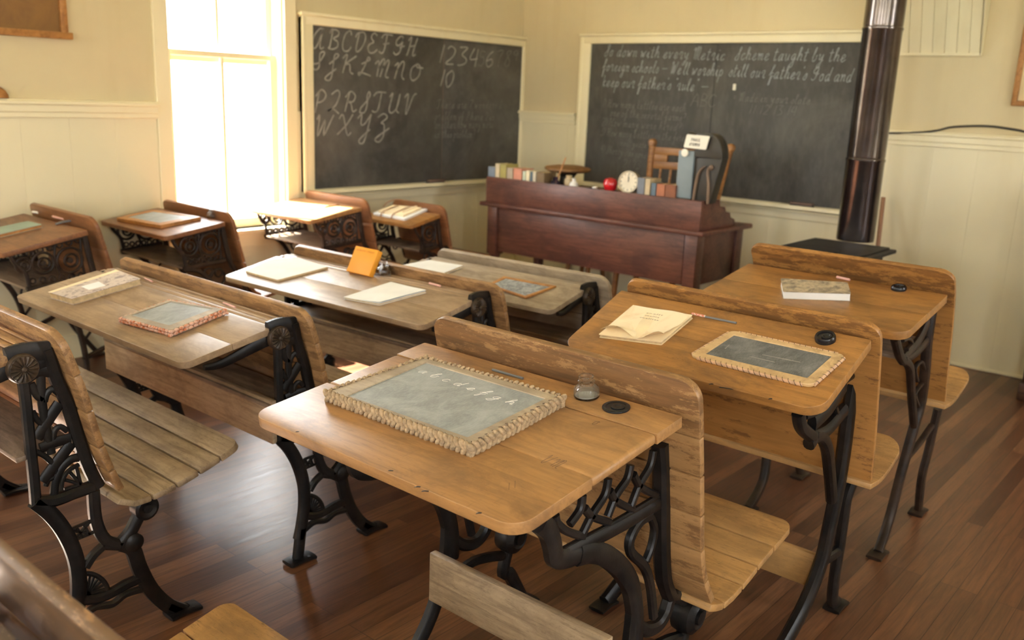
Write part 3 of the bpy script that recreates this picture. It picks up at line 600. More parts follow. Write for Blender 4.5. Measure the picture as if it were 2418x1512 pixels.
def fern_standard(root, x, s, yr, zs, foot_near=True):
    bm = B(); T = lambda p: (x, yr + p[0], p[1] * zs)
    for i, (pts, w, th) in enumerate(FERN):
        if s > 0 or i != 2: sweep(bm, [T(p) for p in pts], w * (1.35 if th < .016 else 1.08), th, (1, 0, 0), 8, 4)
    p = FERN_SEAT_DISC; lathe(bm, (x - .018, yr + p[0], p[1] * zs), (1, 0, 0), [(.034, 0), (.034, .034), (.026, .038), (.012, .034), (.012, .04)], 24)
    p = FERN_ARM; lathe(bm, (x - .016, yr + p[0], p[1] * zs), (1, 0, 0), [(.026, 0), (.026, .03), (.016, .036)], 20)
    for py, pz in (FERN_FOOT_FAR, (FERN[6][0][-1][0] - .005, 0)):
        sweep(bm, [(x, yr + py - .04, .008), (x, yr + py, .012), (x, yr + py + .055, .007)], .015, .06, (1, 0, 0), 8, 4)
        for d in (-.018, .03): lathe(bm, (x + s * .016, yr + py + d, .010), (0, 0, 1), [(.007, 0), (.006, .007)], 10)
    sweep(bm, [T(FERN[6][0][-2]), (x, yr + FERN[6][0][-1][0] - .005, .015)], .038, .028, (1, 0, 0), 8, 3)
    sweep(bm, [T(FERN[9][0][-2]), T(FERN[9][0][-1]), (x, yr + FERN_FOOT_FAR[0] + .01, .015)], .036, .028, (1, 0, 0), 8, 3)
    o = obj('iron_standard', bm, 'cast_iron', root)
    bm = B(); rosette(bm, (x + s * .014, yr, .825 * zs), s, .037); tag(obj('rosette', bm, 'bronzed', o), 'bronzed flower rosette')
    return o

def fern_desk(label, xl, xr, yr, zr, yaw=0, lid=.31, mats=('wood_grey', 'wood_grey_side', 'wood_grey'), plank=None, shelf=True, seat_mat='wood_pale', drop=.047):
    zs = zr / .825; xc = (xl + xr) / 2
    root = thing('school_desk', label, 'desk', (xc, yr, 0), 'old school desks with cast iron standards')
    ix0, ix1 = xl + .045, xr - .012
    bm = B(); board(bm, [(yr - lid, .8025 * zs), (yr - .012, .862 * zs)], xl, xr - .004, .020, (.52,), .03, .012, .006, .0012, 3, True)
    obj('desktop', bm, mats[0], root)
    bm = B(); board(bm, [(yr - .009, .862 * zs), (yr + .012, .866 * zs), (yr + .062, .866 * zs)], xl + .01, xr - .03, .016, (.33, .8), 0, 0, .003, .005); obj('pencil_rail', bm, mats[0], root)
    bm = B(); ny = len(FERN_PANEL)
    board(bm, [(yr + a, b * zs) for a, b in FERN_PANEL], xl + .01, xr + .05, .020, (.26, .48, .70, .86), .05, 0, .005, .0022, 2, False, False)
    obj('backrest', bm, mats[1], root)
    bm = B(); board(bm, [(yr + a, b * zs) for a, b in FERN_SEAT], xl + .01, xr + .055, .020, (.24, .43, .62, .81), 0, .03, .006, .003, 2); obj('seat', bm, seat_mat, root)
    if shelf:
        bm = B(); board(bm, [(yr - .03, .600 * zs), (yr + .11, .615 * zs)], ix0, ix1, .014, (), 0, 0, .003, 0, 2, True); obj('book_shelf', bm, 'wood_shelf', root)
    if plank:
        bm = B(); z0, z1, yy = plank; box(bm, (xl + .035, yr + yy, z0), (xr - .01, yr + yy + .02, z1), .003); obj('front_rail', bm, 'wood_pale', root)
    for x, s in ((ix0, -1), (ix1, 1)): fern_standard(root, x, s, yr, zs)
    for x in (ix0, ix1):   # hinge arms under the lid
        bm = B(); sweep(bm, [(x, yr, .83 * zs), (x, yr - .08, .806 * zs), (x, yr - lid * .6, .775 * zs), (x, yr - lid * .78, .775 * zs)], .045, .014, (1, 0, 0), 8, 5, 2.6, .016); obj('lid_arm', bm, 'cast_iron', root)
    root.rotation_euler = (0, 0, yaw)
    return root
D0 = fern_desk('dark worn school bench desk at the left edge with seat slats and fern ironwork', -3.42, -2.214 + .012, .828, .825, mats=('wood_grey_side', 'wood_grey_side', 'wood_grey'))
D1 = fern_desk('greyish school desk holding the marbled notebook and the red wrapped slate', -3.315, -2.205, 1.552, .771, plank=(.432, .572, -.022))
D2 = fern_desk('pale school desk holding the orange box and two open booklets', -3.30, -2.16, 2.36, .745, math.radians(2.5), .29, plank=(.405, .55, -.022))
D3 = fern_desk('weathered whitish school desk nearest the teacher desk, with the scribbled slate', -2.99, -2.09, 2.95, .715, math.radians(3.5), .26, ('wood_driftwood', 'wood_driftwood', 'wood_driftwood'), seat_mat='wood_driftwood')

# ---- lyre-pattern standard of the nearest right-hand desks, traced on its right plane
AX = -.945
def a3(x, y, X=AX): p = PX(940 + x * .3387, 1000 + y * .3387, X); return (p.y, p.z)
LYRE = [
 ([a3(1822, 140), a3(1835, 300), a3(1835, 600), a3(1838, 900), a3(1850, 1080), a3(1890, 1200)], .034, .040),
 ([a3(1140, 925), a3(1300, 838), a3(1480, 745), a3(1650, 652), a3(1830, 545)], .034, .022), ([a3(1150, 890), a3(1480, 712), a3(1830, 500)], .016, .014),
 ([a3(985, 690), a3(1040, 745), a3(1072, 840), a3(1092, 930), a3(1160, 936), a3(1240, 912), a3(1330, 892), a3(1430, 915)], .044, .030),
 ([a3(1240, 912), a3(1290, 900), a3(1340, 893), a3(1430, 915), a3(1540, 1000), a3(1615, 1120), a3(1645, 1280), a3(1650, 1420), a3(1640, 1560)], .050, .034),
 ([a3(1095, 640), a3(1110, 700), a3(1180, 755), a3(1290, 790)], .018, .016), ([a3(1285, 500), a3(1268, 600), a3(1195, 705)], .018, .016), ([a3(1300, 590), a3(1350, 650), a3(1470, 690)], .018, .016), ([a3(1465, 385), a3(1440, 500), a3(1350, 640), a3(1285, 770)], .018, .016),
 ([a3(1475, 470), a3(1520, 545), a3(1635, 600)], .018, .016), ([a3(1620, 290), a3(1595, 390), a3(1520, 500), a3(1460, 650)], .018, .016), ([a3(1640, 355), a3(1690, 445), a3(1800, 500)], .018, .016), ([a3(1780, 190), a3(1755, 300), a3(1680, 430), a3(1620, 585)], .018, .016),
 ([a3(1755, 640), a3(1680, 690), a3(1615, 810), a3(1625, 905), a3(1710, 990), a3(1755, 1120), a3(1780, 1350)], .024, .020), ([a3(1755, 640), a3(1785, 730), a3(1765, 860), a3(1725, 960)], .018, .018),
 ([a3(1655, 1400), a3(1720, 1440), a3(1800, 1410), a3(1860, 1320), a3(1905, 1200), a3(1990, 1230)], .034, .030)]
LY_FOOT_Y = 1.28
A_PANEL = [(PX(x, y, -.862).y, PX(x, y, -.862).z) for x, y in ((1634, 905), (1638, 980), (1641, 1100), (1642, 1200), (1643, 1300), (1650, 1370), (1668, 1424))]
A_SEAT = [(PX(x, y, -.862).y, PX(x, y, -.862).z) for x, y in ((1672, 1424), (1705, 1418), (1745, 1378), (1790, 1322), (1830, 1275), (1866, 1232))]
A_F = PX(1221, 1250, -.865); A_Bk = PX(1612, 984, -.865)
def lyre_standard(root, x, s, dy, dz=0):
    bm = B(); T = lambda p: (x, p[0] + dy, p[1] + dz)
    for pts, w, th in LYRE: sweep(bm, [T(p) for p in pts], w, th, (1, 0, 0), 8, 4)
    hb = LYRE[-1][0][-1]; hy, hz = hb[0] + dy + .03, hb[1] + dz - .05
    lathe(bm, (x - .035, hy, hz), (1, 0, 0), [(.030, 0), (.048, .012), (.052, .035), (.048, .058), (.030, .070), (.018, .066), (.018, .074)], 24)
    k = LYRE[4][0][6]; ky, kz = k[0] + dy, k[1] + dz
    sweep(bm, [(x, ky, kz), (x, ky - .01, kz - .12), (x, ky - .06, .14), (x, ky - .16, .012)], .046, .032, (1, 0, 0), 8, 5)
    sweep(bm, [(x, hy, hz), (x, hy - .03, hz - .10), (x, hy + .0, .13), (x, hy + .07, .012)], .042, .030, (1, 0, 0), 8, 5)
    sweep(bm, [(x, ky - .02, .20), (x, ky + .10, .235), (x, hy - .02, .20)], .028, .024, (1, 0, 0), 8, 5)
    for fy in (ky - .16, hy + .07): sweep(bm, [(x, fy - .05, .007), (x, fy, .012), (x, fy + .045, .007)], .014, .06, (1, 0, 0), 8, 4)
    return obj('iron_standard', bm, 'cast_iron', root)
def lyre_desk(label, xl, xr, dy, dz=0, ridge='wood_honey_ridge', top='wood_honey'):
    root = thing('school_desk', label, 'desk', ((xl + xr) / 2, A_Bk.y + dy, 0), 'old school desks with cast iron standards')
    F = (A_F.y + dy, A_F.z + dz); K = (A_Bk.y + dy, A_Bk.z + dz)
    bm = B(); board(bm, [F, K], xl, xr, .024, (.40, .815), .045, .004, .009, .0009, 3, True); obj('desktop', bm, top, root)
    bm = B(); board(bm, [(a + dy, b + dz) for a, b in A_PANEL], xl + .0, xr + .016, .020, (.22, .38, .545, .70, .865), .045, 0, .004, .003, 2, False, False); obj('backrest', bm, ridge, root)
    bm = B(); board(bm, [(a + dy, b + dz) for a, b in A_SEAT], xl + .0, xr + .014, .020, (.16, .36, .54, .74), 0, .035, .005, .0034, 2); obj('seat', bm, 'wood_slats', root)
    for x, s in ((xl + .10, -1), (xr - .08, 1)): lyre_standard(root, x, s, dy, dz)
    yk = LYRE[4][0][6][0] + dy - .10
    bm = B(); box(bm, (xl + .13, yk, .215), (xr - .08, yk + .022, .352), .003); obj('front_rail', bm, 'wood_pale', root)
    return root
A_XR = -.865; A_XL = PZ(600, 975, A_F.z).x
DA = lyre_desk('nearest full school desk, honey brown, carrying the rope edged slate', A_XL, A_XR, 0)
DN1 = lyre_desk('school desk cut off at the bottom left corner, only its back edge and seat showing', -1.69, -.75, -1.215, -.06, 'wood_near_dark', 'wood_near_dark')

# ---- plain one-sheet desks of the right-hand row, traced on their right planes
def on(X, pts): return [(PX(x, y, X).y, PX(x, y, X).z) for x, y in pts]
def sheet_desk(label, xl, xr, F, K, panel, seat, mats, xs, strokes, feet, mat_iron, rail_z=None):
    root = thing('school_desk', label, 'desk', ((xl + xr) / 2, K[0], 0), 'old school desks with cast iron standards')
    bm = B(); board(bm, [F, K], xl, xr, .026, (.5,), .05, .004, .010, .0005, 3, True); obj('desktop', bm, mats[0], root)
    bm = B(); board(bm, panel, xl, xr + .012, .016, (), .045, 0, .004, 0, 2, False, False); obj('backrest', bm, mats[1], root)
    bm = B(); board(bm, seat, xl, xr + .012, .016, (), 0, .06, .004, 0, 2); obj('seat', bm, mats[2], root)
    bm = B(); board(bm, [(F[0] + .15, K[1] - .17), (K[0] - .012, K[1] - .15)], xs[0] + .01, xs[1] - .01, .012, (), 0, 0, .003, 0, 2, True); obj('book_shelf', bm, 'wood_shelf', root)
    for x in xs:
        bm = B()
        sg = 1 if x == xs[1] else -1
        for pts, w, th in strokes: sweep(bm, [(x + sg * p[0], p[1], p[2]) for p in pts], w, th, (1, 0, 0), 10, 5, 2.5)
        for fx, fy in feet:
            sweep(bm, [(x + sg * fx, fy - .045, .006), (x + sg * fx, fy, .011), (x + sg * fx, fy + .04, .006)], .013, .055, (1, 0, 0), 8, 4)
        obj('iron_standard', bm, mat_iron, root)
    if rail_z:
        bm = B(); box(bm, (xs[0] + .05, rail_z[2], rail_z[0]), (xs[1] - .04, rail_z[2] + .02, rail_z[1]), .003); obj('foot_rail', bm, 'wood_slats', root)
    return root
def flare(ps, xa, ya, xb, yb):
    out = []
    for x, y in ps: f = min(max((y - ya) / (yb - ya), 0), 1); X = xa + (xb - xa) * f; p = PX(x, y, X); out.append((X - xa, p.y, p.z))
    return out
BX = -.725; BS = -.785
def bs(*p): return flare(p, BS, 1050, -.822, 1430)
BF = on(BX, [(1936, 972)])[0]; BK = on(BX, [(2058, 803)])[0]
B_PANEL = on(BX, [(2066, 770), (2068, 813), (2062, 920), (2055, 1030), (2045, 1136)]); B_SEAT = on(BX, [(2047, 1141), (2075, 1122), (2105, 1080), (2128, 1036)])
XBL = PZ(1302, 822, BF[1]).x
B_STR = [(bs((2028, 850), (2014, 920), (2001, 1000), (1988, 1097), (1961, 1233), (1938, 1330), (1891, 1446)) + [(-.037, 2.10, .012)], .056, .036), (bs((2012, 1140), (1998, 1180), (1990, 1233), (1982, 1291), (1972, 1350), (1966, 1411)) + [(-.037, 2.605, .012)], .044, .030),
 (bs((1940, 1325), (1962, 1312), (1978, 1300)), .035, .028), (bs((1885, 975), (1892, 1009), (1917, 1033), (1909, 1051)), .034, .030), (bs((1990, 910), (1956, 962), (1917, 1001)), .05, .024), (bs((1917, 1033), (1949, 1016), (1992, 968)), .04, .028),
 (bs((1920, 1030), (1938, 1030), (1952, 1058), (1958, 1105), (1964, 1180)), .035, .030), (bs((1900, 985), (1925, 975), (1935, 960), (1915, 962)), .014, .018), (bs((1960, 1000), (1975, 985), (1970, 960)), .014, .018), (bs((2020, 880), (1985, 905), (1960, 940)), .02, .022)]
DB = sheet_desk('amber school desk with the yellowed booklet and the stitched slate on it', XBL, BX, BF, BK, B_PANEL, B_SEAT, ('wood_amber', 'wood_amber_ridge', 'wood_slats'), (XBL + .10, BS), B_STR, ((-.037, 2.10), (-.037, 2.605)), 'cast_iron', (.145, .25, 2.40))
CX = -.765; CS = -.812
def cs(*p): return flare(p, CS, 880, -.848, 1210)
CF = on(CX, [(2138, 790)])[0]; CK = on(CX, [(2238, 697)])[0]
C_PANEL = on(CX, [(2243, 645), (2245, 695), (2238, 790), (2228, 880), (2222, 948)]); C_SEAT = on(CX, [(2224, 955), (2245, 942), (2270, 908), (2290, 872)])
XCL = PZ(1660, 690, CF[1]).x
C_STR = [(cs((2200, 735), (2190, 800), (2184, 880), (2175, 950), (2158, 1010), (2130, 1110), (2100, 1225)) + [(-.03, 3.035, .012)], .036, .034), (cs((2215, 965), (2207, 1000), (2192, 1065), (2176, 1130)) + [(-.036, 3.50, .012)], .036, .030), (cs((2140, 1083), (2172, 1045), (2200, 1005)), .022, .022),
 (cs((2113, 798), (2123, 837), (2132, 853)), .03, .026), (cs((2190, 760), (2168, 805), (2132, 850)), .04, .02), (cs((2132, 850), (2161, 833), (2193, 798)), .034, .022), (cs((2132, 850), (2148, 869), (2152, 930), (2158, 1005)), .03, .026),
 (cs((2130, 805), (2145, 800), (2152, 812), (2140, 826)), .012, .016), (cs((2165, 900), (2160, 870), (2175, 855), (2182, 875)), .012, .016), (cs((2168, 960), (2160, 930), (2178, 905)), .014, .016)]
DC = sheet_desk('amber school desk furthest back in the right row, with an old closed book', XCL, CX, CF, CK, C_PANEL, C_SEAT, ('wood_amber', 'wood_amber_ridge', 'wood_slats'), (XCL + .10, CS), C_STR, ((-.03, 3.035), (-.036, 3.50)), 'cast_iron_brown')

# ---- scroll-pattern desks along the window wall
def ring(bm, x, y, z, r, w, th): sweep(bm, [(x, y + r * math.cos(a), z + r * math.sin(a)) for a in [2 * math.pi * i / 14 for i in range(15)]], w, th, (1, 0, 0), 6, 2)
def scroll_desk(label, xl, xr, F, K, zr, yp, mats=('wood_reddish', 'wood_reddish', 'wood_reddish'), sd=1):
    root = thing('school_desk', label, 'desk', ((xl + xr) / 2, K[0], 0), 'old school desks with cast iron standards')
    bm = B(); board(bm, [F, K], xl, xr, .022, (), .02, .004, .007, 0, 3, True); obj('desktop', bm, mats[0], root)
    pr = [(yp, zr), (yp + .02, zr - .06), (yp + .07, zr - .25), (yp + .12, zr - .42), (yp + .18, .375)]
    bm = B(); board(bm, pr, xl + .005, xr + .012, .018, (.3, .55, .78), .05, 0, .005, .0015, 2, False, False); obj('backrest', bm, mats[1], root)
    bm = B(); board(bm, [(yp + .19, .375), (yp + .19 + .07 * sd, .385), (yp + .19 + .21 * sd, .41), (yp + .19 + .31 * sd, .415)], xl + .005, xr + .012, .018, (.35, .68), 0, .04, .005, .0015, 2); obj('seat', bm, mats[2], root)
    zsf = F[1] - .17; bm = B(); board(bm, [(F[0] + .10, zsf), (K[0] - .01, zsf + .015)], xl + .03, xr - .03, .012, (), 0, 0, .003, 0, 2, True); obj('book_shelf', bm, 'wood_shelf', root)
    for x in (xl + .02, xr - .015):
        bm = B(); T = lambda a, b: (x, a, b); y0, z0 = F; y1, z1 = K; d = y1 - y0
        sweep(bm, [T(y0 + .04, z0 - .005), T(y0 + .06, z0 - .05), T(y0 + .10, z0 - .10), T(y0 + .115, z0 - .17)], .018, .018, (1, 0, 0), 8, 5)
        sweep(bm, [T(y0 + .1, zsf - .005), T(y1 - .0, zsf + .015)], .026, .022, (1, 0, 0), 8, 3)
        sweep(bm, [T(y0 + .02, z0 - .012), T(y1 - .01, z1 - .028)], .018, .02, (1, 0, 0), 8, 3)
        sweep(bm, [T(y1 - .012, z1 - .02), T(y1 + .03, zsf), T(yp + .07, .50), T(yp + .12, .39)], .026, .026, (1, 0, 0), 8, 5)
        sweep(bm, [T(y0 + .105, zsf - .01), T(y0 + .19, zsf - .03), T(y0 + .27, zsf - .12), T(y0 + .32, zsf - .24), T(y0 + .34, .14), T(y0 + .30, .012)], .026, .024, (1, 0, 0), 8, 5)
        sweep(bm, [T(y0 + .325, .20), T(yp + .1, .27), T(yp + .16, .36)], .022, .02, (1, 0, 0), 8, 4); sweep(bm, [T(yp + .12, .33), T(yp + .17, .2), T(yp + .25, .08), T(yp + .30, .012)], .026, .024, (1, 0, 0), 8, 5)
        zc = (zsf + z0) / 2 + .012
        for yy, r in ((y1 - .085, .058), (y1 - .205, .048), (y1 - .29, .032)):
            if yy - r > y0 + .06: ring(bm, x, yy, zc + .01, r, .013, .014); ring(bm, x, yy + .006, zc + .008, r * .52, .011, .014); lathe(bm, (x - .008, yy, zc + .01), (1, 0, 0), [(r * .24, 0), (r * .24, .016)], 12)
        sweep(bm, [T(y1 - .145, z1 - .05), T(y1 - .15, zc), T(y1 - .11, zsf + .01)], .011, .012, (1, 0, 0), 6, 4); sweep(bm, [T(y1 - .02, zsf + .02), T(y1 - .03, zc), T(y1 - .03, z1 - .04)], .011, .012, (1, 0, 0), 6, 4)
        for yy, zz, r in ((y1 - .05, zsf - .075, .045), (y1 - .02, zsf - .165, .035), (y1 - .10, zsf - .045, .026), (y0 + .30, zsf - .05, .022)): ring(bm, x, yy, zz, r, .010, .012)
        sweep(bm, [T(y1 - .0, zsf - .23), T(y0 + .33, .28)], .012, .012, (1, 0, 0), 6, 3)
        for k in range(6):
            yy = y0 + .13 + (y1 - y0 - .17) * k / 5; zz = z0 + (z1 - z0) * (yy - y0) / d - .036; ring(bm, x, yy, zz, .013, .008, .010); ring(bm, x, yy, zsf + .03, .012, .008, .010)
        for fy in (y0 + .30, yp + .30): sweep(bm, [T(fy - .04, .006), T(fy, .01), T(fy + .04, .006)], .012, .05, (1, 0, 0), 8, 4)
        obj('iron_standard', bm, 'cast_iron_brown', root)
    return root
E1 = scroll_desk('reddish scroll iron desk at the left edge under the map, with the teal book', -4.89, -4.19, (1.53, .745), (1.915, .815), .868, 1.935)
E2 = scroll_desk('scroll iron desk in front of the window, carrying a slate and a glass bottle', -4.86, -4.18, (2.29, .752), (2.63, .80), .845, 2.645)
E3 = scroll_desk('sunlit scroll iron desk right beside the window with a pen lying on it', -4.88, -4.27, (3.24, .748), (3.63, .80), .845, 3.65, ('wood_honey', 'wood_reddish', 'wood_reddish'), .42)
E4 = scroll_desk('small scroll iron desk under the alphabet board holding a strapped bundle', -4.62, -4.13, (3.91, .682), (4.17, .735), .782, 4.185, ('wood_amber', 'wood_reddish', 'wood_reddish'))

# ================================================================== THINGS ON THE DESKS
def plane_of(F, K):
    p0 = Vector((0, F[0], F[1])); d = Vector((0, K[0] - F[0], K[1] - F[1])).normalized(); n = Vector((0, -d.z, d.y)); return p0, n
PLN = {}
PLN['A'] = plane_of((A_F.y, A_F.z), (A_Bk.y, A_Bk.z)); PLN['B'] = plane_of(BF, BK); PLN['C'] = plane_of(CF, CK)
for k, yr, zr, lid in (('D0', .828, .825, .31), ('D1', 1.552, .771, .31), ('D2', 2.36, .745, .29), ('D3', 2.95, .715, .26)):
    zs = zr / .825; PLN[k] = plane_of((yr - lid, .8025 * zs), (yr - .012, .862 * zs))
PLN['E1'] = plane_of((1.53, .745), (1.915, .815)); PLN['E2'] = plane_of((2.29, .752), (2.63, .80)); PLN['E3'] = plane_of((3.24, .748), (3.63, .80)); PLN['E4'] = plane_of((3.91, .682), (4.17, .735))
ROT = {}
for k, r in (('D2', D2), ('D3', D3)):
    p0, n = PLN[k]; c = Vector(r.location); Mz = Matrix.Rotation(r.rotation_euler.z, 3, 'Z')
    PLN[k] = (Mz @ (Vector((c.x, p0.y, p0.z)) - c) + c, Mz @ n)
def D(k, px, py, h=0): p0, n = PLN[k]; return PL(px, py, p0 + n * h, n)
def quad(k, pts, h): return [D(k, x, y, h) for x, y in pts]
def cen(q): return sum((Vector(p) for p in q), Vector()) / len(q)
def inset_quad(q, f): c = cen(q); return [c + (Vector(p) - c) * f for p in q]
def frame_ring(bm, out, inn, n, th):
    t = bmesh.new(); m = len(out); off = -n * th
    o = [t.verts.new(p) for p in out]; i = [t.verts.new(p) for p in inn]; ob = [t.verts.new(Vector(p) + off) for p in out]; ib = [t.verts.new(Vector(p) + off) for p in inn]
    for a in range(m):
        b = (a + 1) % m
        t.faces.new((o[a], o[b], i[b], i[a])); t.faces.new((ob[b], ob[a], ib[a], ib[b])); t.faces.new((o[b], o[a], ob[a], ob[b])); t.faces.new((i[a], i[b], ib[b], ib[a]))
    bevel(t, .0015, 1, 50); bmesh.ops.recalc_face_normals(t, faces=t.faces); add_bm(bm, t)
def writing_slate(k, label, outer, inner, th, frame_mat, slate='slate', rad=.01, group='framed school slates', name='writing_slate'):
    n = PLN[k][1]; q = quad(k, outer, th); qi = quad(k, inner, th); c = cen(q)
    t = thing(name, label, 'slate', c - n * th, group)
    bm = B(); ro = rounded(q, rad, 4); ri = [p for p in rounded(qi, .0015, 4)]
    frame_ring(bm, ro, ri, n, th - .0006); obj('frame', bm, frame_mat, t)
    bm = B(); prism(bm, [p - n * .0022 for p in inset_quad(qi, 1.01)], -n * .004); obj('slate_panel', bm, slate, t)
    return t, q, qi, n
# slate bound with braided rope on the nearest desk
t, q, qi, n = writing_slate('A', 'large slate bound in braided rope with chalked lowercase letters', ((777, 924), (1002, 845), (1323, 936), (1112, 1049)), ((822, 934), (1006, 856), (1287, 941), (1104, 1032)), .024, 'wood_driftwood', 'slate', .012)
bm = B()
for i in range(4):
    a, b = q[i], q[(i + 1) % 4]; L = (b - a).length; m = int(L / .0142); d = (b - a).normalized(); out = d.cross(n).normalized()
    if out.dot(cen(q) - a) > 0: out = -out
    for j in range(m + 1):
        for row, sg in ((-.0055, 1), (-.0170, -1)):
            p = a + d * (L * (j + .25 * (sg > 0)) / m) + out * .004 + n * row
            p += Vector((random.uniform(-1, 1), random.uniform(-1, 1), random.uniform(-1, 1))) * .0007
            ax = (d * .62 + n * sg * .78).normalized(); bx_ = out; cx = ax.cross(bx_); f = random.uniform(.9, 1.12)
            blob(bm, p, ax * .0128 * f, bx_ * .0072 * f, cx * .0066 * f, 9, 7)
obj('braided_edging', bm, 'rope', t)
bm = B()
for i in range(4):
    a, b = q[i], q[(i + 1) % 4]; L = (b - a).length; m = int(L / .019); d = (b - a).normalized(); inn = (cen(q) - a - d * (cen(q) - a).dot(d)).normalized()
    for j in range(m):
        p = a + d * (L * (j + .5) / m) + n * .001; tube(bm, [p - n * .004 - inn * .003, p + n * .0005, p + inn * .004 + d * .005 + n * .0006], .0009, 5, 3)
obj('lacing', bm, 'thread', t)
bm = B(); nn = PLN['A'][1]
h = .024 - .0022
write(bm, 'a b c d e f g h', D('A', 985, 878, h), D('A', 1212, 958, h), D('A', 1010, 850, h) - D('A', 985, 878, h), nn, .026, .0013, .0005, .3, True, 0)
tag(obj('chalk_letters', bm, 'chalk_white', t), 'letters a to h in white chalk')

def pebble(bm, a, b, r, n): tube(bm, [a + n * r, b + n * r], r, 8, 3)
def stick(name, label, cat, k, a, b, r, mat, group=None):
    bm = B(); n = PLN[k][1]; pebble(bm, D(k, *a), D(k, *b), r, n); return tag(obj(name, bm, mat), label, cat, group)
stick('slate_pencil', 'two-piece grey slate pencil lying in the groove above the rope edged slate', 'pencil', 'A', (1163, 876), (1235, 897), .0032, 'pencil_grey', 'slate pencils')
def inkbottle(name, label, o, n, s=1.0, mat='clear_glass', fill='ink_residue'):
    t = thing(name, label, 'ink bottle', o, 'glass ink bottles'); bm = B(); o = Vector(o)
    prof = [(.0, .0), (.026, .0), (.0285, .002), (.0285, .019), (.026, .025), (.0165, .030), (.0155, .033), (.0185, .036), (.0185, .039), (.016, .041), (.016, .044), (.0175, .047), (.0165, .050), (.0135, .050), (.0125, .033), (.022, .024), (.0255, .018), (.0255, .004), (0, .004)]
    lathe(bm, o, n, [(r * s, h * s) for r, h in prof], 32, caps=False); obj('glass_body', bm, mat, t)
    if fill: bm = B(); lathe(bm, o, n, [(.0, .0042 * s), (.0245 * s, .0042 * s), (.0245 * s, .007 * s), (0, .0072 * s)], 24, caps=False); obj('ink_dregs', bm, fill, t)
    return t
inkbottle('ink_bottle', 'clear glass ink bottle beside the black inkwell on the nearest desk', D('A', 1385, 937), PLN['A'][1])
def inkwell(label, k, px, py, r, h, mat='black_enamel'):
    o = D(k, px, py, 0); n = PLN[k][1]; t = thing('inkwell', label, 'inkwell', o, 'black desk inkwells')
    bm = B(); lathe(bm, o, n, [(0, -.012), (r * .8, -.012), (r * .8, .0), (r, .0), (r * 1.02, h * .3), (r, h * .75), (r * .92, h), (r * .74, h * .92), (r * .70, h * .7), (0, h * .66)], 32, caps=False); obj('well_body', bm, mat, t)
    bm = B(); lathe(bm, o + n * (h * .66) + Vector((r * .15, 0, 0)), n, [(0, 0), (r * .5, 0), (r * .5, h * .2 + .001), (r * .34, h * .25 + .002), (r * .2, h * .1 + .001), (0, h * .1 + .001)], 24, caps=False); obj('well_lid', bm, mat, t)
inkwell('flush black inkwell set in the nearest desk, with a worn swivel lid', 'A', 1455, 964, .030, .005)
inkwell('raised black inkwell above the stitched slate', 'B', 1949, 803, .026, .015)
inkwell('black inkwell on the furthest desk of the right row', 'C', 2122, 684, .024, .013)
# pencilled and carved marks
def marks(root, k, items, w=.0012):
    n = PLN[k][1]
    for text, a, b, h in items: bm = B(); write(bm, text, D(k, *a), D(k, *b), (0, .98, .2), n, h, w, .0004, .1, True, .05); obj('scratched_mark', bm, 'thread', root)
marks(DA, 'A', [('VM', (1272, 1090), (1318, 1108), .03), ('//', (1200, 1158), (1228, 1150), .018), ('o', (1395, 1000), (1410, 1006), .03)])
marks(DB, 'B', [('RK', (1572, 842), (1618, 852), .026), ('-', (1412, 838), (1500, 852), .006), ('M', (1735, 905), (1775, 900), .02), ('-', (1560, 870), (1690, 898), .006)], .001)

# nicks and splits along front edges
def nicks(root, k, x0, x1, pts):
    p0, n = PLN[k]
    for px, py, l in pts:
        bm = B(); c = D(k, px, py); sweep(bm, [c + Vector((-l, -.002, 0)) - n * .002, c + n * .0002, c + Vector((l, .004, 0)) + n * .0002], .0035, .0012, n, 6, 3)
        obj('edge_nick', bm, 'ink_black', root)
nicks(DB, 'B', 0, 1, [(1440, 854, .02), (1485, 862, .004), (1612, 890, .006), (1680, 907, .006), (1715, 917, .018), (1820, 942, .005)])
nicks(DA, 'A', 0, 1, [(920, 1112, .006), (985, 1150, .005), (1003, 1160, .006), (1130, 1212, .004), (700, 1020, .004)])

# ---- second desk of the right row
def leafy(name, label, cat, k, corners, th, cover, edge, group=None, rad=.004, curl=0):
    n = PLN[k][1]; q = quad(k, corners, th); c = cen(q); t = thing(name, label, cat, c - n * th, group)
    bm = B(); prism(bm, [p - n * .0012 for p in inset_quad(q, .975)], -n * (th - .0025), .0006, 1); obj('page_block', bm, edge, t)
    bm = B(); prism(bm, rounded(q, rad, 4), -n * .0013); obj('front_cover', bm, cover, t)
    bm = B(); prism(bm, [p - n * (th - .0013) for p in rounded(q, rad, 4)], -n * .0012); obj('back_cover', bm, cover, t)
    return t, q, n
def curled_sheet(bm, q, n, fn, nu=20, nv=16, th=.0006):
    t = bmesh.new(); g = []
    for lay in (0, 1):
        rows = []
        for j in range(nv + 1):
            r = []
            for i in range(nu + 1):
                u, v = i / nu, j / nv; p = q[0] * (1 - u) * (1 - v) + q[1] * (1 - u) * v + q[2] * u * v + q[3] * u * (1 - v)
                du, dv, h = fn(u, v); p = p + (q[3] - q[0]) * du + (q[1] - q[0]) * dv + n * (h - lay * th); r.append(t.verts.new(p))
            rows.append(r)
        g.append(rows)
    for lay in (0, 1):
        for j in range(nv):
            for i in range(nu):
                f = (g[lay][j][i], g[lay][j][i + 1], g[lay][j + 1][i + 1], g[lay][j + 1][i]); t.faces.new(f if lay == 0 else f[::-1])
    bmesh.ops.recalc_face_normals(t, faces=t.faces); add_bm(bm, t)
t, q, n = leafy('booklet', 'yellowed ragged booklet with a curled cover on the amber desk', 'booklet', 'B', ((1413, 790), (1495, 721), (1636, 744), (1561, 808)), .011, 'paper_cream', 'paper_edge', None)
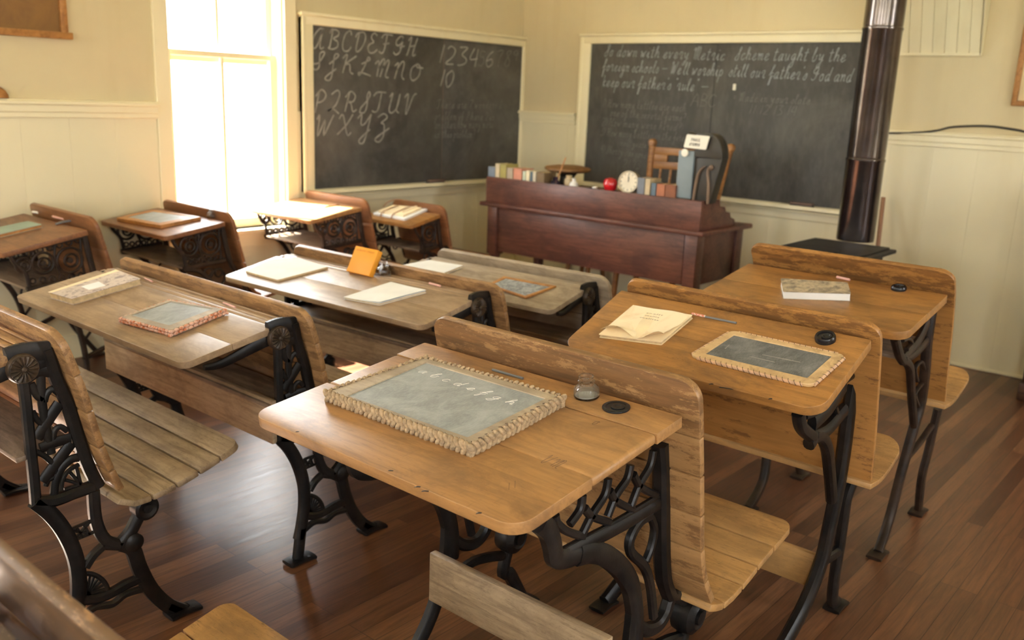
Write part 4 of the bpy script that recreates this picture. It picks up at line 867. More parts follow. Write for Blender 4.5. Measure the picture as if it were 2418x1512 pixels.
def rag(u, v):
    e = .02 * math.sin(9 * v + 2) + .012 * math.sin(23 * v); h = .001 + .012 * max(0, u - .6) * max(0, .5 - v) * 4 + .003 * math.sin(7 * u + 3 * v) * u
    if v < .18: h += (.18 - v) * .06 * (1 + math.sin(8 * u))
    return (-.03 * u + e * u, (.12 if u < .5 else .22 * (1 - u)) * (1 - v) * (.5 + .5 * math.sin(6 * u)), h)
bm = B(); curled_sheet(bm, q, n, rag); tag(obj('loose_cover', bm, 'paper_aged', t), 'curled ragged cover sheet')
bm = B(); dd = q[2] - q[1]; up = q[1] - q[0]
for i, f in enumerate((.35, .30, .40)):
    a = q[0] + up * (.78 - i * .08) + dd * (.5 - f * .4) + n * .0062; write(bm, 'smalltext'[:6 + i], a, a + dd * f * .8, up, n, .005, .0006, .0004)
obj('printed_title', bm, 'thread', t)
t, q, qi, n = writing_slate('B', 'slate with cloth binding and dark diagonal stitches', ((1627, 838), (1727, 779), (1999, 838), (1917, 911)), ((1666, 835), (1733, 791), (1964, 841), (1906, 892)), .010, 'wood_frame', 'slate_dark', .02)
bm = B()
for i in range(4):
    a, b = q[i], q[(i + 1) % 4]; d = (b - a); m = max(6, int(d.length / .016)); inn = (cen(q) - a - d * ((cen(q) - a).dot(d) / d.length_squared)).normalized()
    seg_pts = [a + d * (.07 + .86 * s / 20) for s in range(21)]
    sweep(bm, [p - n * .0045 - inn * .0008 for p in seg_pts], .0045, .0098, n, 8, 0, 2.2)
obj('cloth_binding', bm, 'cloth_wrap', t)
bm = B()
for i in (0, 2, 3, 1):
    a, b = q[i], q[(i + 1) % 4]; d = (b - a); m = max(6, int(d.length / .017)); inn = (cen(q) - a - d * ((cen(q) - a).dot(d) / d.length_squared)).normalized(); d.normalize(); L = (b - a).length
    for j in range(m):
        p = a + d * (L * (.07 + .86 * j / m)); tube(bm, [p - n * .009 - inn * .003, p - n * .004 - inn * .0035 + d * .003, p + n * .0006 - inn * .001 + d * .006, p + inn * .004 + d * .008 + n * .0006], .0008, 5, 3)
obj('stitching', bm, 'thread', t)
bm = B(); h_ = .010 - .0022
for a, b in (((1712, 824), (1722, 815)), ((1800, 838), (1890, 856)), ((1770, 842), (1830, 856))): sweep(bm, [D('B', *a, h_) + n * .0003, D('B', *b, h_) + n * .0003], .0022, .0004, n, 5, 3)
obj('chalk_smears', bm, 'chalk_faint', t)
t = thing('slate_pencil', 'slate pencil with a red striped paper wrap behind the yellowed booklet', 'pencil', D('B', 1690, 755), 'slate pencils')
n = PLN['B'][1]; bm = B(); pebble(bm, D('B', 1634, 743), D('B', 1666, 750), .0035, n); obj('striped_wrap', bm, 'pencil_stripe', t); bm = B(); pebble(bm, D('B', 1665, 750), D('B', 1739, 765), .003, n); obj('slate_core', bm, 'pencil_grey', t)
# ---- third desk of the right row
leafy('old_book', 'old worn book with a mottled grey cover on the furthest right desk', 'book', 'C', ((1849, 689), (1843, 657), (2001, 667), (2010, 694)), .026, 'worn_cover', 'paper_white', None, .008)
stick('chalk_stick', 'pink stick of chalk behind the old mottled book', 'chalk', 'C', (1976, 657), (2006, 664), .0045, 'chalk_pink', 'sticks of chalk')
# ---- desk with marbled notebook
t, q, n = leafy('composition_book', 'thick marbled composition book with a blank white label', 'notebook', 'D1', ((113, 690), (274, 637), (332, 658), (169, 706)), .022, 'marbled_cover', 'paper_edge', None, .003)
bm = B(); prism(bm, [p + n * .0004 for p in quad('D1', ((191, 677), (233, 665), (250, 675), (210, 685)), .022)], -n * .0004); obj('paper_label', bm, 'paper_white', t)
bm = B(); prism(bm, [p + n * .0004 for p in (q[0].lerp(q[3], .0), q[1].lerp(q[2], 0), q[1].lerp(q[2], .14), q[0].lerp(q[3], .14))], -n * .0008); tag(obj('spine_tape', bm, 'paper_cream', t), 'cream cloth spine tape')
t, q, qi, n = writing_slate('D1', 'small slate with a red and orange fabric wrapped frame', ((286, 749), (398, 708), (529, 729), (403, 780)), ((310, 744), (403, 712), (502, 729), (400, 768)), .022, 'wood_driftwood', 'slate', .012)
bm = B()
for i in range(4):
    a, b = q[i], q[(i + 1) % 4]; d = (b - a); L = d.length; d.normalize(); m = int(L / .016); out = d.cross(n); out = out if out.dot(a - cen(q)) > 0 else -out
    for j in range(m + 1):
        for row in (-.005, -.0145): blob(bm, a + d * (L * (j + .3 * (row < -.01)) / m) + n * row + out * .002, d * .0092, out * .0052, n * .0052, 7, 5)
obj('fabric_wrap', bm, 'floral_cloth', t)
stick('slate_pencil', 'short pink slate pencil at the back right of the red wrapped slate', 'pencil', 'D1', (528, 717), (556, 728), .003, 'chalk_pink', 'slate pencils')
stick('slate_pencil', 'pinkish slate pencil behind the marbled composition book', 'pencil', 'D1', (342, 659), (360, 667), .003, 'chalk_pink', 'slate pencils')
# ---- desk with orange box
n = PLN['D2'][1]
t = thing('notebook', 'white notebook with rumpled pages at the left end of the orange box desk', 'notebook', D('D2', 672, 640), 'paper notebooks'); q = quad('D2', ((579, 640), (640, 612), (704, 609), (774, 630), (655, 661)), .010)
bm = B(); prism(bm, [p - n * .001 for p in q], -n * .0085, .001, 1); obj('page_block', bm, 'paper_edge', t)
bm = B(); prism(bm, rounded(q, .008, 3), -n * .0012); obj('top_page', bm, 'paper_white', t)
t, q, n = leafy('booklet', 'thin cream booklet with a lifted corner in front of the orange box', 'booklet', 'D2', ((811, 702), (923, 666), (1007, 687), (895, 717)), .008, 'paper_white', 'paper_edge', None)
bm = B(); curled_sheet(bm, q, n, lambda u, v: (0, 0, .0008 + .010 * max(0, u - .5) * (1 - .4 * v)), 12, 8); obj('lifted_page', bm, 'paper_white', t)
o = D('D2', 906, 648); inkbottle('ink_bottle', 'clear glass ink bottle hidden behind the leaning orange box', o, Vector((0, 0, 1)), 1.05, 'clear_glass', None)
p0 = D('D2', 817.5, 646.5); p1 = D('D2', 870.5, 659); u = p1 - p0
tl = PY(849, 589, p0.y + .052); v = tl - p0; v = v - u * (v.dot(u) / u.length_squared); w = u.cross(v).normalized() * .026
if w.y < 0: w = -w
t = thing('chalk_box', 'bright orange cardboard box leaning on a glass bottle', 'box', (p0 + p1) / 2); bm = B(); sh = (tl - p0).dot(u) / u.length_squared
obox(bm, p0 + Vector((0, 0, .012)), u, v, w, .0012); obj('box_body', bm, 'orange_card', t)
bm = B(); a = p0 + Vector((0, 0, .012)) + v * .84 + u * .1 - w.normalized() * .0006
write(bm, 'SCHOOL CHALK', a, a + u * .8, v, -w, .006, .0009, .0004, 0); obj('printed_line', bm, 'orange_print', t)
stick('chalk_stick', 'pale stick of chalk at the back of the orange box desk', 'chalk', 'D2', (1014, 671), (1040, 678), .004, 'chalk_pink', 'sticks of chalk')
# ---- weathered desk
leafy('copybook', 'white copybook at the left end of the weathered desk', 'notebook', 'D3', ((938, 628), (1014, 614), (1093, 627), (1040, 648)), .010, 'paper_white', 'paper_edge', 'paper notebooks')
writing_slate('D3', 'small slate covered in white chalk scribble on the weathered desk', ((1150, 672), (1190, 652), (1314, 675), (1242, 703)), ((1160, 672), (1194, 657), (1300, 677), (1240, 698)), .008, 'wood_frame_orange', 'slate_scribbled', .003)
# ---- window wall desks
leafy('book', 'teal covered book at the left edge on the reddish desk', 'book', 'E1', ((-60, 548), (66, 522), (99, 530), (-20, 558)), .016, 'teal_cover', 'wood_frame_orange', None)
stick('chalk_stick', 'pink stick of chalk on the reddish desk under the map', 'chalk', 'E1', (126, 514), (152, 520), .006, 'chalk_pink', 'sticks of chalk')
stick('chalk_stick', 'stub of white chalk on the reddish desk under the map', 'chalk', 'E1', (78, 503), (90, 505), .006, 'chalk_white', 'sticks of chalk')
n = PLN['E1'][1]; bm = B(); a = D('E1', 132, 532); b = D('E1', 182, 521); sweep(bm, [a + n * .006, (a + b) / 2 + n * .008, b + n * .003], .022, .010, n, 8, 4)
tag(obj('pen_case', bm, 'pencil_grey'), 'slim dark pen case lying beside the pink chalk', 'pen case')
t, q, qi, n = writing_slate('E2', 'plain wood framed slate on the desk in front of the window', ((274, 514), (360, 495), (475, 512), (378, 532)), ((300, 512), (362, 499), (452, 512), (376, 526)), .020, 'wood_frame_orange', 'slate', .006)
inkbottle('ink_bottle', 'clear glass bottle on the desk in front of the window', D('E2', 502, 514), Vector((0, 0, 1)), 1.05, 'clear_glass', None)
bm = B(); n = PLN['E3'][1]; a, b = D('E3', 728, 497), D('E3', 800, 485); m_ = a.lerp(b, .55)
sweep(bm, [a + n * .004, m_ + n * .005], .005, .005, n, 8, 3, 2, .009); sweep(bm, [m_ + n * .005, b + n * .004], .010, .010, n, 8, 3, 2, .005)
tag(obj('dip_pen', bm, 'leather'), 'brown dip pen lying on the sunlit desk', 'pen')
n = PLN['E4'][1]; t = thing('strapped_bundle', 'bundle of pale papers tied with tan straps under the alphabet board', 'bundle', D('E4', 940, 505), None)
q = quad('E4', ((880, 503), (925, 486), (1010, 493), (955, 517)), .014); bm = B(); prism(bm, rounded(q, .008, 3), -n * .014, .001, 1); obj('papers', bm, 'paper_white', t)
q2 = inset_quad(q, .8); bm = B(); prism(bm, [p + n * .014 for p in rounded(q2, .008, 3)], -n * .014, .001, 1); obj('upper_papers', bm, 'paper_cream', t)
for f in (.28, .62):
    bm = B(); a = q[0].lerp(q[3], f); b = q[1].lerp(q[2], f); e = (b - a) * .04
    sweep(bm, [a - n * .01 - e, a + n * .004, a.lerp(b, .15) + n * .016, a.lerp(b, .5) + n * .0175, a.lerp(b, .85) + n * .016, b + n * .004, b - n * .01 + e], .013, .0018, b - a if False else n, 6, 4); obj('strap', bm, 'leather', t)
bm = B(); a, b = D('E4', 950, 505, .02), D('E4', 984, 492, .02); tube(bm, [a + n * .009, b + n * .009], .010, 10, 3); obj('rolled_paper', bm, 'paper_aged', t)
bm = B(); a, b = D('E4', 905, 488, .012), D('E4', 968, 482, .012); tube(bm, [a, a.lerp(b, .2) + n * .028, a.lerp(b, .5) + n * .04, a.lerp(b, .8) + n * .028, b], .004, 8, 5); obj('carry_handle', bm, 'leather', t)

# ================================================================== TEACHER'S END
t = thing('teacher_desk', 'large cherry brown teacher desk facing the pupils', 'desk', (-3.46, 5.1, 0)); TZ = .76
bm = B(); box(bm, (-4.355, 4.785, TZ - .028), (-2.565, 5.44, TZ), .008, 3); obj('desktop', bm, 'wood_cherry', t)
bm = B(); box(bm, (-4.315, 4.81, TZ), (-2.605, 4.832, .938), .003); obj('gallery_front', bm, 'wood_cherry', t)
bm = B(); box(bm, (-4.30, 4.832, .905), (-2.62, 5.02, .922), .003); obj('gallery_shelf', bm, 'wood_cherry', t)
for x in (-4.315, -2.627):
    bm = B(); prism(bm, [(x, y, z) for y, z in ((4.832, TZ), (5.27, TZ), (5.255, .80), (5.20, .815), (5.185, .845), (5.13, .855), (5.115, .885), (5.05, .895), (5.03, .938), (4.832, .938))], (.022, 0, 0), .002); obj('gallery_side', bm, 'wood_cherry', t)
bm = B(); box(bm, (-4.21, 4.832, .415), (-2.71, 4.85, TZ - .028), .002); obj('front_panel', bm, 'wood_cherry', t)
for x in (-4.30, -2.70):
    bm = B(); box(bm, (x, 4.818, .39), (x + .085, 4.905, TZ - .028), .004); lathe(bm, (x + .042, 4.86, 0), (0, 0, 1), [(.022, 0), (.030, .02), (.026, .06), (.034, .22), (.044, .34), (.036, .365), (.044, .39)], 20); obj('leg', bm, 'wood_cherry', t)
    bm = B(); box(bm, (x, 5.33, .39), (x + .085, 5.415, TZ - .028), .004); lathe(bm, (x + .042, 5.372, 0), (0, 0, 1), [(.022, 0), (.030, .02), (.026, .06), (.034, .22), (.044, .34), (.036, .365), (.044, .39)], 20); obj('leg', bm, 'wood_cherry', t)
for x in (-4.29, -2.65):
    bm = B(); box(bm, (x, 4.905, .415), (x + .02, 5.33, TZ - .028), .002); obj('side_panel', bm, 'wood_cherry', t)

GY, GZ = 4.895, .922
def book(name, label, x0, x1, ztop, mat, y=GY, z0=GZ, depth=.13, group='books standing on the teacher desk'):
    t = thing('book', label, 'book', ((x0 + x1) / 2, y, z0), group)
    bm = B(); box(bm, (x0 + .002, y - depth / 2 + .004, z0 + .003), (x1 - .002, y + depth / 2 - .004, ztop - .003)); obj('page_block', bm, 'paper_edge', t)
    bm = B(); g = .0028
    box(bm, (x0, y - depth / 2, z0), (x0 + g, y + depth / 2, ztop), .0008, 1); box(bm, (x1 - g, y - depth / 2, z0), (x1, y + depth / 2, ztop), .0008, 1); box(bm, (x0, y - depth / 2, z0), (x1, y - depth / 2 + g, ztop), .001, 1); obj('cover', bm, mat, t)
yb = GY - .065
for px0, px1, py, mat, lab in ((1153, 1169, 389, 'book_blue', 'slim blue book at the left end of the teacher desk row'), (1170, 1180, 382, 'book_cream', 'tall cream book next to the slim blue book'), (1181, 1196, 383, 'book_olive', 'tall olive striped book in the left desk row'), (1197, 1211, 392, 'book_tan', 'tan grey book between the olive and pink books'), (1213, 1232, 393, 'book_pink', 'thick salmon pink book on the teacher desk'),
                               (1234, 1241, 400, 'book_mint', 'thin mint green book right of the pink book'), (1242, 1251, 398, 'book_ivory', 'thin ivory book right of the mint book'), (1252, 1257, 402, 'book_navy', 'narrow navy book near the right end of the left row'), (1258, 1266, 401, 'book_beige', 'beige book between the navy and dark brown books'), (1267, 1286, 402, 'book_umber', 'dark brown book ending the left row beside the purple ink bottle'),
                               (1506, 1523, 415, 'book_slateblue', 'slate blue book right of the clock'), (1524, 1536, 418, 'book_sand', 'sandy book beside the chair post'), (1538, 1550, 428, 'book_navy', 'small navy and white book left of the brown books'), (1551, 1571, 430, 'book_russet', 'russet leather book on the teacher desk'), (1572, 1597, 431, 'book_brown', 'dark brown book beside the domed box')):
    a = PY(px0, py + 4, yb); b = PY(px1, py + 5, yb); book('book', lab, a.x, b.x, a.z, mat)
# apple, clock, bottles
q = PY(1440, 452, 4.89); o = Vector((q.x, 4.89, GZ)); r = .046
t = thing('apple', 'shiny red apple on the teacher desk', 'apple', o); bm = B(); lathe(bm, o, (0, 0, 1), [(.004, .006), (r * .35, .0), (r * .62, .004), (r * .9, .024), (r, .046), (r * .94, .068), (r * .72, .084), (r * .4, .088), (r * .15, .08), (.003, .074)], 32, caps=False); obj('flesh', bm, 'apple_red', t)
bm = B(); tube(bm, [o + Vector((0, 0, .074)), o + Vector((.003, 0, .088)), o + Vector((.008, 0, .1))], .0018, 6, 3); obj('stem', bm, 'stem_brown', t)
q = PY(1483, 433, 4.885); r = .070; o = Vector((q.x, 4.90, GZ + r + .004)); ax = Vector((.18, -.97, .12)).normalized()
t = thing('alarm_clock', 'round cream faced clock between the apple and the books', 'clock', (q.x, 4.9, GZ)); bm = B(); lathe(bm, o - ax * .03, ax, [(0, 0), (r * .85, 0), (r, .008), (r, .048), (r * .97, .054), (r * .88, .054), (r * .88, .046), (0, .046)], 40, caps=False)
for sx in (-.045, .045): tube(bm, [o + Vector((sx * .7, 0, -r * .8)), Vector((o.x + sx, o.y, GZ + .003))], .005, 8, 2)
obj('case', bm, 'clock_case', t); bm = B(); lathe(bm, o + ax * .0165, ax, [(0, 0), (r * .87, 0), (r * .87, .001), (0, .001)], 40, caps=False); obj('dial', bm, 'clock_face', t)
side = ax.cross(Vector((0, 0, 1))).normalized(); upv = side.cross(ax).normalized(); bm = B(); f0 = o + ax * .0185
for k in range(12):
    a = 2 * math.pi * k / 12; d = side * math.sin(a) + upv * math.cos(a); sweep(bm, [f0 + d * r * .66, f0 + d * r * .8], .004 if k % 3 else .006, .0008, ax, 4, 2)
obj('hour_marks', bm, 'ink_black', t)
for a, l, w_ in ((math.radians(4), .62, .005), (math.radians(-2), .42, .007)):
    bm = B(); d = side * math.sin(a) + upv * math.cos(a); sweep(bm, [f0 + ax * .001, f0 + ax * .001 + d * r * l], w_, .001, ax, 4, 2); obj('clock_hand', bm, 'ink_black', t)
q = PY(1309, 430, 4.88); inkbottle('ink_bottle', 'purple tinted glass ink bottle with a wooden pen on the teacher desk', (q.x, 4.89, GZ), Vector((0, 0, 1)), 1.15, 'purple_glass', None)
bm = B(); a = PY(1309, 418, 4.9); b = PY(1336, 372, 4.93); tube(bm, [Vector((q.x + .002, 4.89, GZ + .01)), b], .005, 8, 3); tag(obj('dip_pen', bm, 'wood_frame_orange'), 'light wooden pen standing in the purple ink bottle', 'pen')
q = PY(1351, 430, 4.88); o = Vector((q.x, 4.9, GZ)); bm = B(); lathe(bm, o, (0, 0, 1), [(0, 0), (.032, 0), (.034, .012), (.026, .030), (.014, .040), (.012, .052), (.017, .058), (.013, .060), (0, .058)], 28, caps=False); tag(obj('porcelain_inkwell', bm, 'porcelain'), 'white porcelain inkwell on the teacher desk', 'inkwell')
q = PY(1328, 425, 4.88); o = Vector((q.x, 4.955, GZ)); bm = B(); lathe(bm, o, (0, 0, 1), [(0, 0), (.03, 0), (.033, .02), (.03, .045), (.02, .055), (.024, .068), (.018, .07), (0, .066)], 28, caps=False); tag(obj('stoneware_jar', bm, 'book_sand'), 'small sandy jar behind the purple ink bottle', 'jar')
q = PY(1404, 446, 4.88); bm = B(); box(bm, (q.x - .014, 4.87, GZ), (q.x + .014, 4.90, GZ + .022), .006); tag(obj('white_chalk_lump', bm, 'chalk_white'), 'lump of white chalk left of the apple', 'chalk')
# scale with round pan
q = PY(1312, 392, 5.0); rr = .163; o = Vector((q.x, 5.14, TZ)); t = thing('weighing_scale', 'dark scale with a round brown pan behind the book row', 'scale', o)
zt = PY(1312, 400, 5.14).z
bm = B(); lathe(bm, (o.x, o.y, zt - .01), (0, 0, 1), [(0, 0), (rr * .8, .0), (rr, .014), (rr * 1.0, .028), (rr * .93, .036), (rr * .5, .046), (0, .05)], 40, caps=False); obj('pan', bm, 'straw_brown', t)
bm = B(); lathe(bm, o, (0, 0, 1), [(.10, 0), (.10, .02), (.085, .04), (.06, .1), (.05, zt - TZ - .04), (.08, zt - TZ - .006)], 28); obj('scale_base', bm, 'device_black', t)
# domed box with sign
yd = 4.90; a = PY(1603, 355, yd - .06); b = PY(1640, 350, yd - .06); c = PY(1712, 350, yd - .03)
t = thing('domed_box', 'dark domed box with a blue grey front panel beside the books', 'box', ((a.x + c.x) / 2, yd, GZ))
bm = B(); box(bm, (a.x, yd - .06, GZ + .02), (b.x, yd + .06, a.z), .003); obj('front_panel', bm, 'device_blue', t)
bm = B(); box(bm, (a.x - .004, yd - .058, GZ), (b.x, yd + .06, GZ + .02), .003); obj('plinth', bm, 'device_black', t)
bm = B(); Q4 = [PY(x, y, yd - .045) for x, y in ((1638, 372), (1706, 374), (1676, 470), (1634, 464))]; Q4[2].z = Q4[3].z = GZ; prism(bm, Q4, (0, .08, 0), .004); obj('case', bm, 'device_black', t)
bm = B(); zt = PY(1690, 316, yd).z; zl = PY(1690, 374, yd).z; rad = (c.x - b.x) * .5
pts = [(b.x + .0, zl), (b.x, zt - .004), (b.x + .05, zt)] + [(c.x - rad + rad * math.sin(th_), zl + (zt - zl) * math.cos(th_)) for th_ in [i * math.pi / 2 / 8 for i in range(9)]]
prism(bm, [(x, yd - .055, z) for x, z in pts], (0, .085, 0), .003); obj('hood', bm, 'device_black', t)
bm = B(); s0 = PY(1632, 313, yd); s1 = PY(1672, 316, yd); sweep(bm, [(s0.x, yd, s0.z), ((s0.x + s1.x) / 2, yd, s0.z - .012), (s1.x, yd, s1.z)], .006, .08, (0, 1, 0), 6, 5); obj('eye_shade', bm, 'device_black', t)
bm = B(); S4 = [PY(x, y, yd - .075) for x, y in ((1622, 317), (1676, 322), (1667, 354), (1614, 348))]; prism(bm, rounded(S4, .008, 3), (0, .003, 0)); t2 = thing('sign_card', 'white card sign with two short printed lines on the domed box', 'sign', cen(S4)); obj('card', bm, 'card_white', t2)
bm = B(); e = S4[1] - S4[0]; u = S4[0] - S4[3]
for tx, f, g0, g1 in (('TRACE', .55, .24, .66), ('STAMPS', .2, .22, .68)):
    p = S4[3] + u * f + Vector((0, -.0006, 0)); write(bm, tx, p + e * g0, p + e * g1, u, (0, -1, 0), .014, .003, .0006, .05)
obj('printed_words', bm, 'ink_black', t2)
q = PY(1616, 361, yd - .072); bm = B(); lathe(bm, (q.x, yd - .066, q.z), (0, -1, 0), [(0, 0), (.023, 0), (.023, .004), (.015, .006), (0, .006)], 20, caps=False); tag(obj('white_knob', bm, 'card_white', t), 'round white disc')
t = thing('bent_stand', 'pair of bent brown hooked rods standing in front of the domed box', 'stand', (PY(1655, 462, 4.845).x, 4.845, GZ))
for pts in (((1637, 470), (1642, 440), (1649, 412), (1658, 398), (1667, 393)), ((1671, 476), (1673, 440), (1671, 410), (1674, 398), (1681, 390))):
    bm = B(); P = [PY(x, y, 4.85) for x, y in pts]; P[0].z = GZ; tube(bm, P, .009, 8, 5); obj('bent_rod', bm, 'bent_brown', t)
bm = B(); q = PY(1680, 396, 4.85); blob(bm, (q.x, 4.85, q.z), (.014, 0, 0), (0, .012, 0), (0, 0, .016), 10, 8); obj('rod_knob', bm, 'bent_brown', t)
# chair
yc = 5.50
def pc(x, y, dy=0): return PY(x, y, yc + dy)
t = thing('teacher_chair', 'golden oak armchair behind the teacher desk', 'chair', (pc(1600, 450).x, yc - .2, 0))
lp, lt = pc(1527, 470), pc(1541, 337); rp, rt = pc(1690, 480), pc(1725, 350)
sz = .46
for p, q in ((lp, lt), (rp, rt)):
    d = (q - p); foot = Vector((p.x - d.x / d.z * (p.z - sz), yc - .04, sz))
    bm = B(); sweep(bm, [Vector((foot.x, yc - .03, .012)), foot, p, q - d * .25, q], .042, .032, (0, 1, 0), 8, 5); lathe(bm, q - Vector((0, .02, 0)), (0, 1, 0), [(.020, 0), (.028, .008), (.028, .034), (.020, .042)], 16); obj('back_post', bm, 'wood_oak_chair', t)
def between(f, dz): a = lp.lerp(lt, f); b = rp.lerp(rt, f); return a, b
for f0, f1, nm in ((.80, .93, 'crest_rail'), (.55, .68, 'lower_rail')):
    bm = B(); a, b = between(f0, 0); c, d = between(f1, 0); prism(bm, [a, b, d, c], (0, .02, 0), .003); obj(nm, bm, 'wood_oak_chair', t)
for g in (0, .62):
    bm = B(); a, b = between(.68, 0); c, d = between(.80, 0); e0, e1 = (.0, .22) if g == 0 else (.78, 1.0); prism(bm, [a.lerp(b, e0), a.lerp(b, e1), c.lerp(d, e1), c.lerp(d, e0)], (0, .02, 0), .002); obj('rail_block', bm, 'wood_oak_chair', t)
for i in range(6):
    bm = B(); a, b = between(.55, 0); f = (i + 1) / 7; p = a.lerp(b, f); q = Vector((p.x - .01, yc - .03, sz)); tube(bm, [q, p + Vector((0, .01, 0))], .009, 8, 2); obj('spindle', bm, 'wood_oak_chair', t)
x0, x1 = pc(1520, 520).x, pc(1690, 520).x
bm = B(); prism(bm, rounded([(x0, 5.06, sz), (x1, 5.06, sz), (x1 - .02, 5.52, sz), (x0 + .02, 5.52, sz)], .05, 4), (0, 0, -.035), .006); obj('seat', bm, 'wood_oak_chair', t)
bm = B(); p = rp.lerp(rt, .25); sweep(bm, [p + Vector((0, 0, 0)), p + Vector((.0, -.16, .03)), p + Vector((-.02, -.36, -.0))], .028, .05, (0, 0, 1), 8, 5); obj('arm', bm, 'wood_oak_chair', t)
bm = B(); p = lp.lerp(lt, .25); sweep(bm, [p, p + Vector((0, -.16, .03)), p + Vector((.02, -.36, 0))], .028, .05, (0, 0, 1), 8, 5); obj('arm', bm, 'wood_oak_chair', t)
for x in (x0 + .06, x1 - .06):
    bm = B(); cone(bm, [Vector((x, 5.11, sz - .03)), Vector((x, 5.09, .2)), Vector((x, 5.07, 0))], .022, .016, 12); obj('front_leg', bm, 'wood_oak_chair', t)
bm = B(); tube(bm, [(x0 + .06, 5.09, .2), (x1 - .06, 5.09, .2)], .012, 8, 2); obj('stretcher', bm, 'wood_oak_chair', t)
# stool behind the desk
o = Vector((PZ(1345, 700, .0).x if False else -4.02, 5.66, 0)); t = thing('wooden_stool', 'brown wooden stool behind the teacher desk, only its legs showing', 'stool', o)
bm = B(); lathe(bm, o + Vector((0, 0, .52)), (0, 0, 1), [(.14, 0), (.155, .01), (.155, .025), (.14, .03)], 28); obj('seat', bm, 'wood_oak_chair', t)
for a in (45, 135, 225, 315):
    bm = B(); c, s = math.cos(math.radians(a)), math.sin(math.radians(a)); cone(bm, [o + Vector((c * .09, s * .09, .52)), o + Vector((c * .17, s * .17, 0))], .016, .02, 10); obj('leg', bm, 'wood_oak_chair', t)

# ---------------- stove, pipe and poker
SZ = .74
fl, bl, br = PZ(1829, 583, SZ), PZ(1921, 564, SZ), PZ(2118, 590, SZ); x0, x1, y1 = fl.x, br.x, br.y; y0 = 4.62
pb = PZ(2018, 572, SZ); xc, yc2 = (x0 + x1) / 2, (y0 + y1) / 2
t = thing('wood_stove', 'black cast iron stove behind the furthest right desk', 'stove', (xc, yc2, 0))
bm = B(); box(bm, (x0, y0, SZ - .022), (x1, y1, SZ), .006); box(bm, (x0 + .03, y0 + .03, SZ), (x1 - .03, y1 - .03, SZ + .012), .004); lathe(bm, (xc, y0 + .17, SZ + .012), (0, 0, 1), [(.10, 0), (.10, .006), (.085, .008)], 32); obj('top_plate', bm, 'stove_iron', t)
bm = B(); box(bm, (x0 + .05, y0 + .05, .16), (x1 - .05, y1 - .05, SZ - .022), .02, 3); box(bm, (x0 + .02, y0 + .02, .14), (x1 - .02, y1 - .02, .18), .01); obj('firebox', bm, 'stove_iron', t)
bm = B(); box(bm, (xc - .12, y0 + .032, .28), (xc + .12, y0 + .05, .52), .008); lathe(bm, (xc + .09, y0 + .032, .4), (0, -1, 0), [(.010, 0), (.010, .03), (.016, .04), (.010, .05)], 12); obj('fire_door', bm, 'stove_iron', t)
for x in (x0 + .08, x1 - .08):
    for y in (y0 + .08, y1 - .08):
        bm = B(); cone(bm, [Vector((x, y, .16)), Vector((x, y, .07)), Vector((x, y, 0))], .028, .02, 12); obj('leg', bm, 'stove_iron', t)
# pipe diameter from its silhouette
pw = (PY(2062, 560, pb.y) - PY(1975, 560, pb.y)).length / 2 * .98
t = thing('stove_pipe', 'tall shiny dark stove pipe rising from the stove', 'stove pipe', (pb.x, pb.y, SZ))
z1_, z2_ = PY(2045, 373, pb.y).z, PY(2082, 64, pb.y).z
for za, zb, nm in ((SZ + .012, z1_, 'pipe_section'), (z1_, z2_, 'pipe_section'), (z2_, z2_ + .62, 'pipe_section'), (z2_ + .62, ZC, 'pipe_section')):
    bm = B(); lathe(bm, (pb.x, pb.y, za), (0, 0, 1), [(pw * .985, 0), (pw, .012), (pw, zb - za - .022), (pw * 1.035, zb - za - .016), (pw * 1.035, zb - za - .006), (pw * .985, zb - za)], 48); obj(nm, bm, 'stove_pipe', t)
bm = B(); a = PY(2086, 466, 5.80); bq = PY(2072, 590, 5.74); d = (bq - a).normalized(); e = a + d * ((a.z - .01) / -d.z); tube(bm, [a, e], .014, 10, 2)
t = thing('broom_handle', 'slim brown wooden handle leaning on the wall behind the stove', 'handle', e); obj('handle', bm, 'wood_reddish', t)
bm = B(); lathe(bm, e, a - e, [(.018, 0), (.02, .01), (.02, .16), (.014, .18)], 14); tag(obj('ferrule', bm, 'stove_iron', t), 'dark metal ferrule')

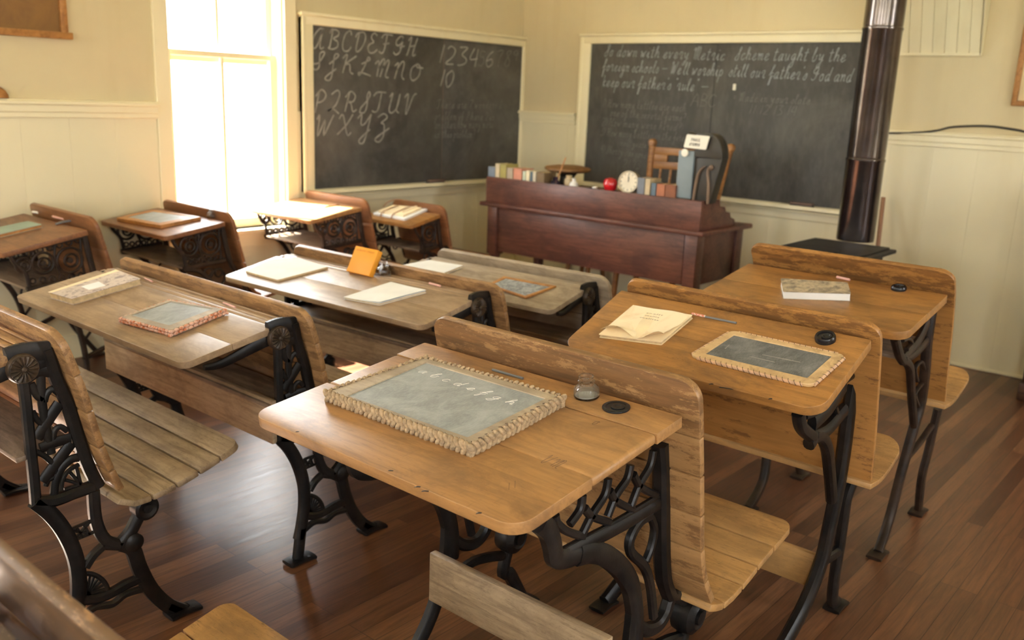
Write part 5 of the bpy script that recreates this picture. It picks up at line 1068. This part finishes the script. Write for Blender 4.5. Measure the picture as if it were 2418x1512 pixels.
# ---------------- dark cabinet at the right edge
o = PZ(2398, 945, 0); t = thing('dark_cabinet', 'dark brown wooden cabinet cut off by the right edge', 'cabinet', (o.x + .3, o.y + .2, 0))
bm = B(); box(bm, (o.x + .012, o.y + .012, .10), (o.x + .7, o.y + .42, 1.15), .006); obj('body', bm, 'wood_dark', t)
bm = B(); box(bm, (o.x, o.y, 0), (o.x + .71, o.y + .43, .10), .01); obj('plinth', bm, 'wood_dark', t)
bm = B(); box(bm, (o.x + .06, o.y - .003, .16), (o.x + .64, o.y + .014, 1.08), .006); obj('door', bm, 'wood_dark', t)

# ================================================================== LIGHT
W = bpy.data.worlds.new('sky'); S.world = W; W.use_nodes = True; wn = W.node_tree; bg = wn.nodes['Background']
bg.inputs['Color'].default_value = (.95, .975, 1.0, 1); bg.inputs['Strength'].default_value = 9.0
def portal(axis, at, sgn, a0, a1):
    l = bpy.data.lights.new('window_portal', 'AREA'); l.shape = 'RECTANGLE'; l.cycles.is_portal = True
    o = bpy.data.objects.new('window_portal', l); COL.objects.link(o); zc = (WZ0 + WZ1) / 2
    if axis == 'x': o.location = (at - sgn * .15, (a0 + a1) / 2, zc); d = Vector((sgn, 0, 0)); l.size = WZ1 - WZ0; l.size_y = a1 - a0; o.rotation_euler = (0, math.radians(-90 * sgn), 0)
    else: o.location = ((a0 + a1) / 2, at - sgn * .15, zc); l.size = a1 - a0; l.size_y = WZ1 - WZ0; o.rotation_euler = (math.radians(90 * sgn), 0, 0)
for ops, axis, at, sgn in ((L_OP, 'x', XW, 1), (R_FILL_OP, 'x', XR, -1), (B_FILL_OP, 'y', YB, 1)):  # right and rear portals bring sky through the added, unseen windows
    for a0, a1, _, _ in ops: portal(axis, at, sgn, a0, a1)
sun = bpy.data.lights.new('sun', 'SUN'); sun.energy = 50; sun.angle = math.radians(.6); sun.color = (1, .93, .8)
so = bpy.data.objects.new('sun', sun); COL.objects.link(so); so.rotation_euler = Vector((1, .15, -1.1)).to_track_quat('-Z', 'Y').to_euler()
S.view_settings.view_transform = 'Standard'; S.view_settings.look = 'None'; S.view_settings.gamma = 1; S.view_settings.use_curve_mapping = False
S.view_settings.exposure = 1.12
cy = S.cycles; cy.use_denoising = True; cy.max_bounces = 10; cy.diffuse_bounces = 6; cy.glossy_bounces = 4; cy.transmission_bounces = 8; cy.transparent_max_bounces = 12
cy.caustics_reflective = False; cy.caustics_refractive = False; cy.sample_clamp_indirect = 8
